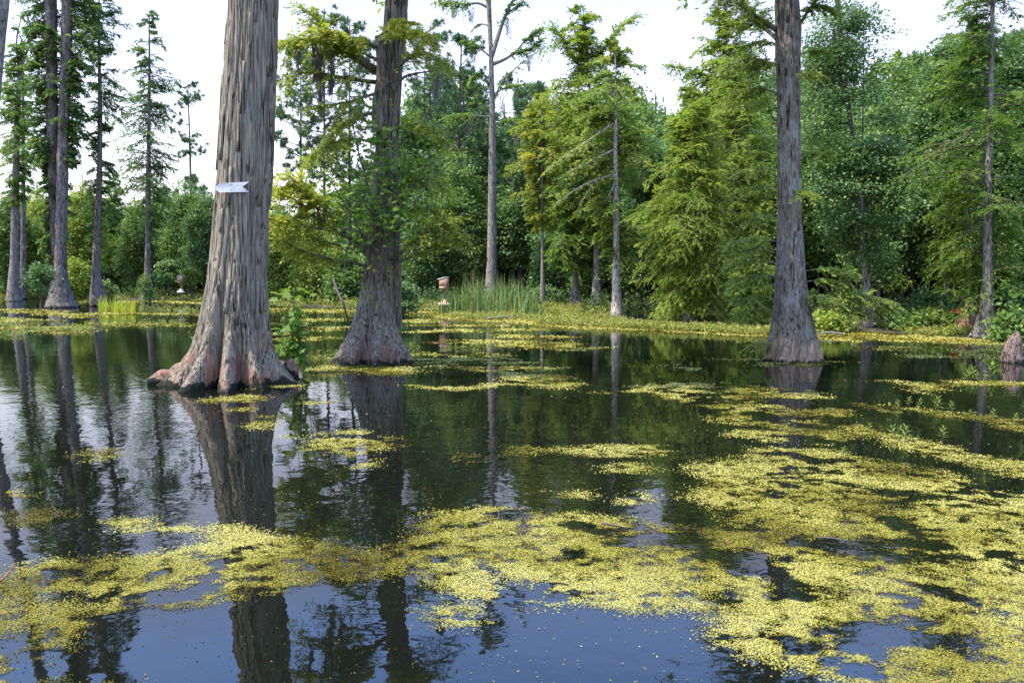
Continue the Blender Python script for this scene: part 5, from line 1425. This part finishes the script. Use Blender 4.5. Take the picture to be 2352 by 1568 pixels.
# --- water primrose sprigs
def primrose(name='water_primrose'):
    r_ = np.random.default_rng(9)
    root = thing(name, 'x', 'water plant', (0, 0, 0), 'water primrose sprigs')
    ms_, ml_ = MB(), MB()
    tube(ms_, smooth_path([(0, 0, -.05), (.01, 0, .06), (0.0, .01, .13)], 8), np.linspace(.005, .003, 8), 6)
    for k in range(13):
        a = k * 2.4; z = .02 + .11 * k / 12
        d = unit(np.array([cos(a), sin(a), .15 + .9 * k / 12]))
        sd = np.array([-sin(a), cos(a), 0])
        L, W = .10 * (1.1 - .4 * k / 12), .026
        m_ = np.array([0, 0, z])
        pts_ = [m_, m_ + d * L * .4 + sd * W / 2, m_ + d * L - np.array([0, 0, .012]), m_ + d * L * .4 - sd * W / 2, m_ + d * L * .45 - np.array([0, 0, .006])]
        ml_.add(pts_, [[0, 1, 4], [1, 2, 4], [2, 3, 4], [3, 0, 4]], r_.uniform(0, 1))
    ms_.build('stem', M['twig'], root); ml_.build('leaves', M['primrose'], root)
    return root


pr0 = primrose()
PRS = [(2061, 938, 1.0, 'band'), (2088, 931, 1.1, 'band'), (2113, 935, 1.0, 'band'), (2154, 939, 1.5, 'band'), (2185, 943, 1.1, 'band'), (2228, 952, .6, 'band'), (2281, 961, 1.0, 'band'), (2333, 968, .9, 'band'), (1996, 992, .9, 'mat'), (2049, 1008, 1.3, 'mat'), (2079, 1014, 1.5, 'mat'), (2165, 1008, 1.2, 'mat'), (2067, 992, .7, 'mat'), (1937, 1052, .9, 'edge'),
       (1034, 807, 1.6, 'mid'), (1046, 806, 1.3, 'mid'), (1082, 804, 1.6, 'mid'), (1092, 804, 1.5, 'mid'), (1101, 803, 1.6, 'mid'), (1110, 801, 1.7, 'mid'), (1141, 804, 1.8, 'mid'), (1167, 804, 1.2, 'mid'), (944, 806, 1.8, 'foot'), (960, 808, 1.4, 'foot'), (2222, 872, 1.6, 'knee'), (2233, 872, 2.0, 'knee'), (2243, 873, 1.4, 'knee'), (2276, 870, 2.6, 'tall'), (2262, 872, .8, 'knee')]
LB = {'band': 'green primrose sprig on the thin upper duckweed band at the right', 'mat': 'green primrose sprig on the second duckweed band at the right', 'edge': 'lone primrose sprig on the far edge of the great duckweed mat',
      'mid': 'primrose sprig on the floating mat in the middle distance', 'foot': 'primrose sprig beside the right foot of the gnarled cypress', 'knee': 'low primrose sprig on the duckweed near the cypress knee', 'tall': 'tallest primrose sprig, on the duckweed near the cypress knee'}
for i_, (a, b_, k_, key) in enumerate(PRS):
    if i_ == 0:
        o = pr0
    else:
        o = pr0.copy(); COL.objects.link(o)
        for ch in pr0.children:
            d = ch.copy(); COL.objects.link(d); d.parent = o
    o['label'] = LB[key]
    o['group'] = 'water primrose sprigs: ' + key
    o.location = tuple(gp(a, b_)); o.rotation_euler = (0, 0, i_ * 1.7); o.scale = (k_ * .68, k_ * .68, k_ * .8)

# --- weedy sprig on the big trunk's left root, pinkish stalk at the left edge
sg = pt(452, 842, GY + .05)
SG = thing('weed_sprig', 'slender leafy weed growing from the left root of the big trunk', 'plant', sg)
mb = MB(); tube(mb, smooth_path([sg - np.array([0, 0, .1]), pt(451, 800, GY + .05), pt(452, 760, GY + .05)], 10), np.linspace(.008, .004, 10), 5); mb.build('stem', M['twig'], SG)
mb = MB(); P = np.array([pt(452 + rngr.normal(0, 7), rngr.uniform(752, 835), GY + .05 + rngr.normal(0, .04)) for _ in range(26)]); weeds(mb, rngr, P - np.array([0, 0, .02]), np.full(26, .04), 2, .09, .028, up=.1); mb.build('leaves', M['primrose'], SG)

# ------------------------------------------------------------------ floating duckweed, frond by frond
POLYS = [
    # great mat, right and middle foreground
    ([(930, 1218), (985, 1178), (1060, 1172), (1130, 1166), (1200, 1180), (1260, 1192), (1330, 1180), (1400, 1190), (1480, 1208), (1560, 1226), (1650, 1212), (1690, 1190), (1640, 1168), (1596, 1145), (1640, 1110), (1560, 1068), (1620, 1062), (1750, 1046), (1850, 1050), (1950, 1050), (2060, 1066), (2160, 1085), (2260, 1108), (2480, 1160), (2480, 1570), (2300, 1620), (2000, 1600), (1880, 1540), (1760, 1520), (1690, 1500), (1610, 1468), (1650, 1440), (1600, 1410), (1560, 1378), (1520, 1404), (1420, 1402), (1330, 1386), (1240, 1392), (1150, 1378), (1060, 1362), (1000, 1345), (985, 1318), (955, 1298), (940, 1250)], .86),
    # middle left band
    ([(0, 1345), (60, 1302), (150, 1286), (260, 1290), (400, 1264), (478, 1240), (484, 1208), (560, 1206), (640, 1226), (740, 1236), (800, 1262), (880, 1252), (950, 1225), (980, 1290), (940, 1315), (870, 1322), (800, 1338), (720, 1345), (610, 1364), (480, 1372), (400, 1388), (300, 1402), (180, 1390), (120, 1362), (20, 1378), (-150, 1400), (-150, 1345)], .8),
    ([(240, 1200), (300, 1186), (360, 1188), (420, 1202), (470, 1208), (480, 1220), (400, 1224), (340, 1232), (280, 1220)], .62),
    # left corner
    ([(-150, 1385), (20, 1380), (60, 1400), (150, 1405), (250, 1400), (230, 1430), (180, 1460), (170, 1500), (120, 1530), (150, 1570), (100, 1620), (-200, 1620)], .86),
    ([(230, 1560), (300, 1555), (290, 1600), (220, 1600)], .5),
    # right bands
    ([(1890, 978), (1990, 980), (2050, 1000), (2120, 1018), (2200, 1030), (2280, 1052), (2480, 1095), (2480, 1125), (2352, 1094), (2260, 1080), (2160, 1054), (2080, 1034), (1990, 1002)], .88),
    ([(1930, 920), (2010, 926), (2080, 936), (2160, 944), (2240, 956), (2300, 962), (2480, 985), (2480, 1008), (2340, 996), (2280, 976), (2180, 958), (2060, 946), (1990, 934)], .75),
    ([(2165, 874), (2260, 874), (2480, 880), (2480, 890), (2300, 888), (2200, 882)], .9),
    # far sheets
    ([(960, 716), (1040, 718), (1160, 730), (1300, 740), (1450, 748), (1600, 757), (1760, 764), (1880, 762), (1900, 772), (1780, 774), (1640, 768), (1500, 760), (1350, 756), (1200, 744), (1090, 738), (960, 724)], .97),
    ([(1880, 760), (1990, 760), (2080, 764), (2200, 774), (2320, 781), (2480, 790), (2480, 806), (2340, 800), (2200, 790), (2080, 784), (1960, 784), (1880, 780)], .98),
    ([(620, 708), (760, 711), (940, 715), (950, 720), (800, 718), (620, 716)], .9),
    ([(190, 690), (300, 691), (500, 695), (500, 697), (320, 694), (190, 692)], .9),
    # mats between the near trunks
    ([(700, 850), (760, 838), (830, 832), (940, 846), (960, 858), (900, 866), (800, 858), (720, 868)], .9),
    ([(470, 884), (690, 878), (690, 888), (560, 891), (430, 889)], .8),
    # sparse mats, thinned out so that they look shaded
    ([(930, 812), (1050, 806), (1180, 816), (1290, 842), (1260, 856), (1120, 858), (1000, 844), (900, 836)], .22),
    ([(1360, 905), (1480, 884), (1620, 878), (1740, 888), (1860, 896), (1950, 930), (1960, 970), (1880, 1000), (1780, 980), (1700, 960), (1640, 940), (1500, 912)], .20),
    ([(1650, 985), (1760, 990), (1900, 985), (1990, 1000), (1900, 1020), (1760, 1012)], .3),
    ([(1740, 1030), (1900, 1035), (1950, 1050), (1750, 1050)], .7),
    # left floating mats
    ([(0, 730), (120, 735), (160, 738), (60, 739), (-80, 738), (-80, 730)], .5),
    ([(90, 755), (160, 750), (215, 753), (200, 764), (110, 768)], .5), ([(-80, 748), (110, 750), (100, 757), (-80, 757)], .3), ([(200, 742), (460, 745), (460, 750), (200, 747)], .5), ([(225, 718), (470, 721), (470, 724), (225, 721)], .85),
]
ELL = [(795, 1020, 88, 25, .9), (875, 1026, 50, 5, .6), (850, 1070, 32, 7, .8), (85, 1188, 68, 19, .85), (35, 1136, 32, 7, .7), (235, 1045, 42, 9, .35), (1062, 1412, 74, 28, .9), (1195, 1035, 36, 12, .85), (1300, 1036, 34, 7, .75), (1440, 1036, 106, 14, .9), (1432, 1073, 66, 13, .85), (1075, 1055, 24, 7, .6),
       (540, 942, 22, 6, .7), (615, 958, 24, 5, .7), (622, 975, 32, 7, .7), (645, 1008, 18, 4, .6), (720, 922, 36, 4, .9), (560, 915, 50, 5, .7), (510, 920, 40, 5, .6), (1225, 872, 80, 15, .85), (1285, 882, 40, 9, .8), (1050, 891, 84, 5, .8), (1130, 884, 26, 4, .7), (1540, 840, 26, 3, .7), (1590, 849, 28, 3, .8), (1820, 838, 68, 5, .9), (1700, 826, 60, 2, .8), (1900, 832, 40, 2, .8),
       (1120, 785, 130, 4, .85), (1235, 795, 90, 6, .85), (1180, 771, 46, 4, .8), (1250, 775, 60, 3, .8), (1060, 760, 60, 3, .8), (1110, 748, 60, 3, .8), (1180, 758, 60, 3, .8), (1310, 790, 40, 3, .7), (980, 762, 40, 2, .8), (1000, 748, 60, 2, .8), (960, 738, 60, 3, .8), (1320, 802, 60, 3, .6), (1360, 800, 40, 2, .6), (1290, 782, 30, 2, .6),
       (2200, 818, 104, 4, .92), (2130, 884, 44, 5, .85), (2145, 896, 46, 4, .8), (2290, 808, 100, 4, .9), (2100, 800, 110, 3, .9), (2060, 876, 25, 2, .6), (2250, 800, 80, 2, .8), (1690, 965, 60, 8, .7), (1720, 995, 60, 6, .7), (1850, 948, 80, 9, .55),
       (720, 735, 70, 3, .85), (660, 745, 50, 2, .8), (760, 752, 50, 2, .8), (700, 778, 60, 4, .85), (660, 768, 30, 2, .7), (740, 760, 40, 2, .7), (90, 716, 70, 2, .8), (150, 722, 60, 2, .85), (40, 712, 40, 1.5, .8), (200, 728, 50, 2, .7), (950, 882, 30, 3, .5), (1330, 1142, 30, 8, .5), (1470, 1152, 34, 9, .5), (1210, 1120, 40, 10, .3)]
HOLES = [(1713, 1288, 95, 22), (1838, 1340, 60, 34), (1456, 1262, 46, 24), (1700, 1318, 70, 12), (2230, 1180, 130, 40), (2090, 1150, 60, 14), (1935, 1230, 66, 18), (2290, 1345, 80, 22), (1640, 1285, 50, 12), (2200, 1290, 60, 10), (1980, 1080, 70, 5), (1590, 1320, 50, 14), (2150, 1515, 110, 40), (2040, 1465, 70, 22), (1620, 1360, 40, 10), (1850, 1425, 60, 18), (1700, 1400, 40, 10), (1985, 1270, 50, 10), 
         (1240, 1090, 60, 10), (1160, 1330, 60, 8), (1010, 1220, 60, 8), (1560, 1172, 30, 8), (1790, 1100, 50, 6), (2050, 1125, 50, 6), (720, 1290, 50, 7), (520, 1270, 20, 8), (760, 1318, 70, 6), (105, 1380, 80, 13), (1930, 1450, 40, 12), (2320, 1430, 60, 18), (1750, 1210, 40, 8), (1890, 1160, 40, 6), (20, 1455, 30, 14), (100, 1545, 60, 8)]


def cover(P):
    """share of the water hidden by duckweed at places P"""
    d = np.hypot(P[:, 0], P[:, 1])
    amp = .05 + .012 * d
    w = P.copy()
    w[:, 0] += amp * 2.2 * (fbm(P[:, 0] * 1.6, P[:, 1] * 1.6, 0, 61, 3) - .5)
    w[:, 1] += amp * 3.0 * (fbm(P[:, 0] * 1.6, P[:, 1] * 1.6, 0, 71, 3) - .5)
    rj = np.random.default_rng(len(P) + int(P[0, 1] * 1000))
    w[:, :2] += rj.normal(0, 1, (len(P), 2)) * (.03 + .0045 * d)[:, None] * np.array([1.2, 1.0])
    px, py = project(w)
    c = np.zeros(len(P))
    for poly, v in POLYS:
        xs_ = [q[0] for q in poly]; ys_ = [q[1] for q in poly]
        k = (px > min(xs_)) & (px < max(xs_)) & (py > min(ys_)) & (py < max(ys_))
        if k.any():
            ins = inpoly(px[k], py[k], poly)
            c[k] = np.maximum(c[k], np.where(ins, v, 0))
    for ex, ey, rx, ry, v in ELL:
        r_ = ((px - ex) / rx) ** 2 + ((py - ey) / ry) ** 2
        c = np.maximum(c, v * np.clip((1.25 - r_) * 3, 0, 1))
    hn = 3.2 * (fbm(P[:, 0] * 4, P[:, 1] * 4, 0, 151, 3) - .5)
    for ex, ey, rx, ry in HOLES:
        r_ = ((px - ex) / rx) ** 2 + ((py - ey) / ry) ** 2 + hn
        c = c * (1 - .8 * np.clip((1.3 - r_) * 1.1, 0, 1))
    near = np.clip((16 - d) / 6, 0, 1)
    g = fbm(P[:, 0] * 2.5, P[:, 1] * 3.4, 0, 81, 5)
    g2 = fbm(P[:, 0] * 11, P[:, 1] * 13, 0, 91, 3)
    q = np.clip(.5 + (g + .35 * (g2 - .5) - .5) / .46, 0, 1)          # evenly spread patchiness
    pres = np.clip((q + .01 - (1 - c) * .52) * 3.8, 0, 1) * (c > 0)
    fine = np.clip(.62 + (g2 - .36) * 2.2, .38, 1.0)
    c = pres * (near * fine + (1 - near) * .92)
    return np.maximum(c, .004 * near)


rng = np.random.default_rng(2024)
dk = MB()
d0 = 3.0
nfr = 0
while d0 < 66:
    s = max(.0063, .00150 * d0) if d0 < 16 else .0021 * d0
    d1 = d0 * 1.06
    y0_, y1_ = d0, d1
    hw = d1 * .78
    nx, ny = int(2 * hw / s), max(1, int(round((y1_ - y0_) / s)))
    gx, gy = np.meshgrid(np.arange(nx), np.arange(ny))
    P = np.stack([-hw + (gx.ravel() + rng.uniform(0, 1, nx * ny)) * s, y0_ + (gy.ravel() + rng.uniform(0, 1, nx * ny)) * (y1_ - y0_) / ny, np.zeros(nx * ny)], -1)
    c = cover(P)
    k = rng.uniform(0, 1, len(P)) < c
    P, c = P[k], c[k]
    m_ = len(P)
    nfr += m_
    if m_:
        P[:, 2] = .003 + rng.uniform(0, .35, m_) * s
        A = rng.uniform(0, 2 * pi, m_)
        nx_, ny_ = rng.normal(0, .22, m_), rng.normal(0, .22, m_)
        n_ = 6 if d0 < 7 else 4
        th = A[:, None] + np.arange(n_)[None] * 2 * pi / n_
        r_ = s * rng.uniform(.45, .8, (m_, 1)) * rng.uniform(.8, 1.15, (m_, n_))
        ox, oy = r_ * np.cos(th), r_ * np.sin(th) * .9
        V = P[:, None] + np.stack([ox, oy, ox * nx_[:, None] + oy * ny_[:, None]], -1)
        V[..., 2] = np.maximum(V[..., 2], .0015)
        tone = fbm(P[:, 0] * 1.1, P[:, 1] * 1.1, 0, 101, 3)
        t = np.clip(.36 + 2.4 * (tone - .5) + .8 * (c - .7) + .55 * rng.uniform(-.2, 1, m_), 0, .97)
        t = np.where(rng.uniform(0, 1, m_) < .011, .995, t)
        dk.add(V, np.arange(m_ * n_).reshape(m_, n_), t)
    d0 = d1
print('duckweed fronds', nfr)
tag(dk.build('duckweed', M['duck']), 'yellow-green duckweed floating in ragged mats on the dark water', 'duckweed', kind='stuff')
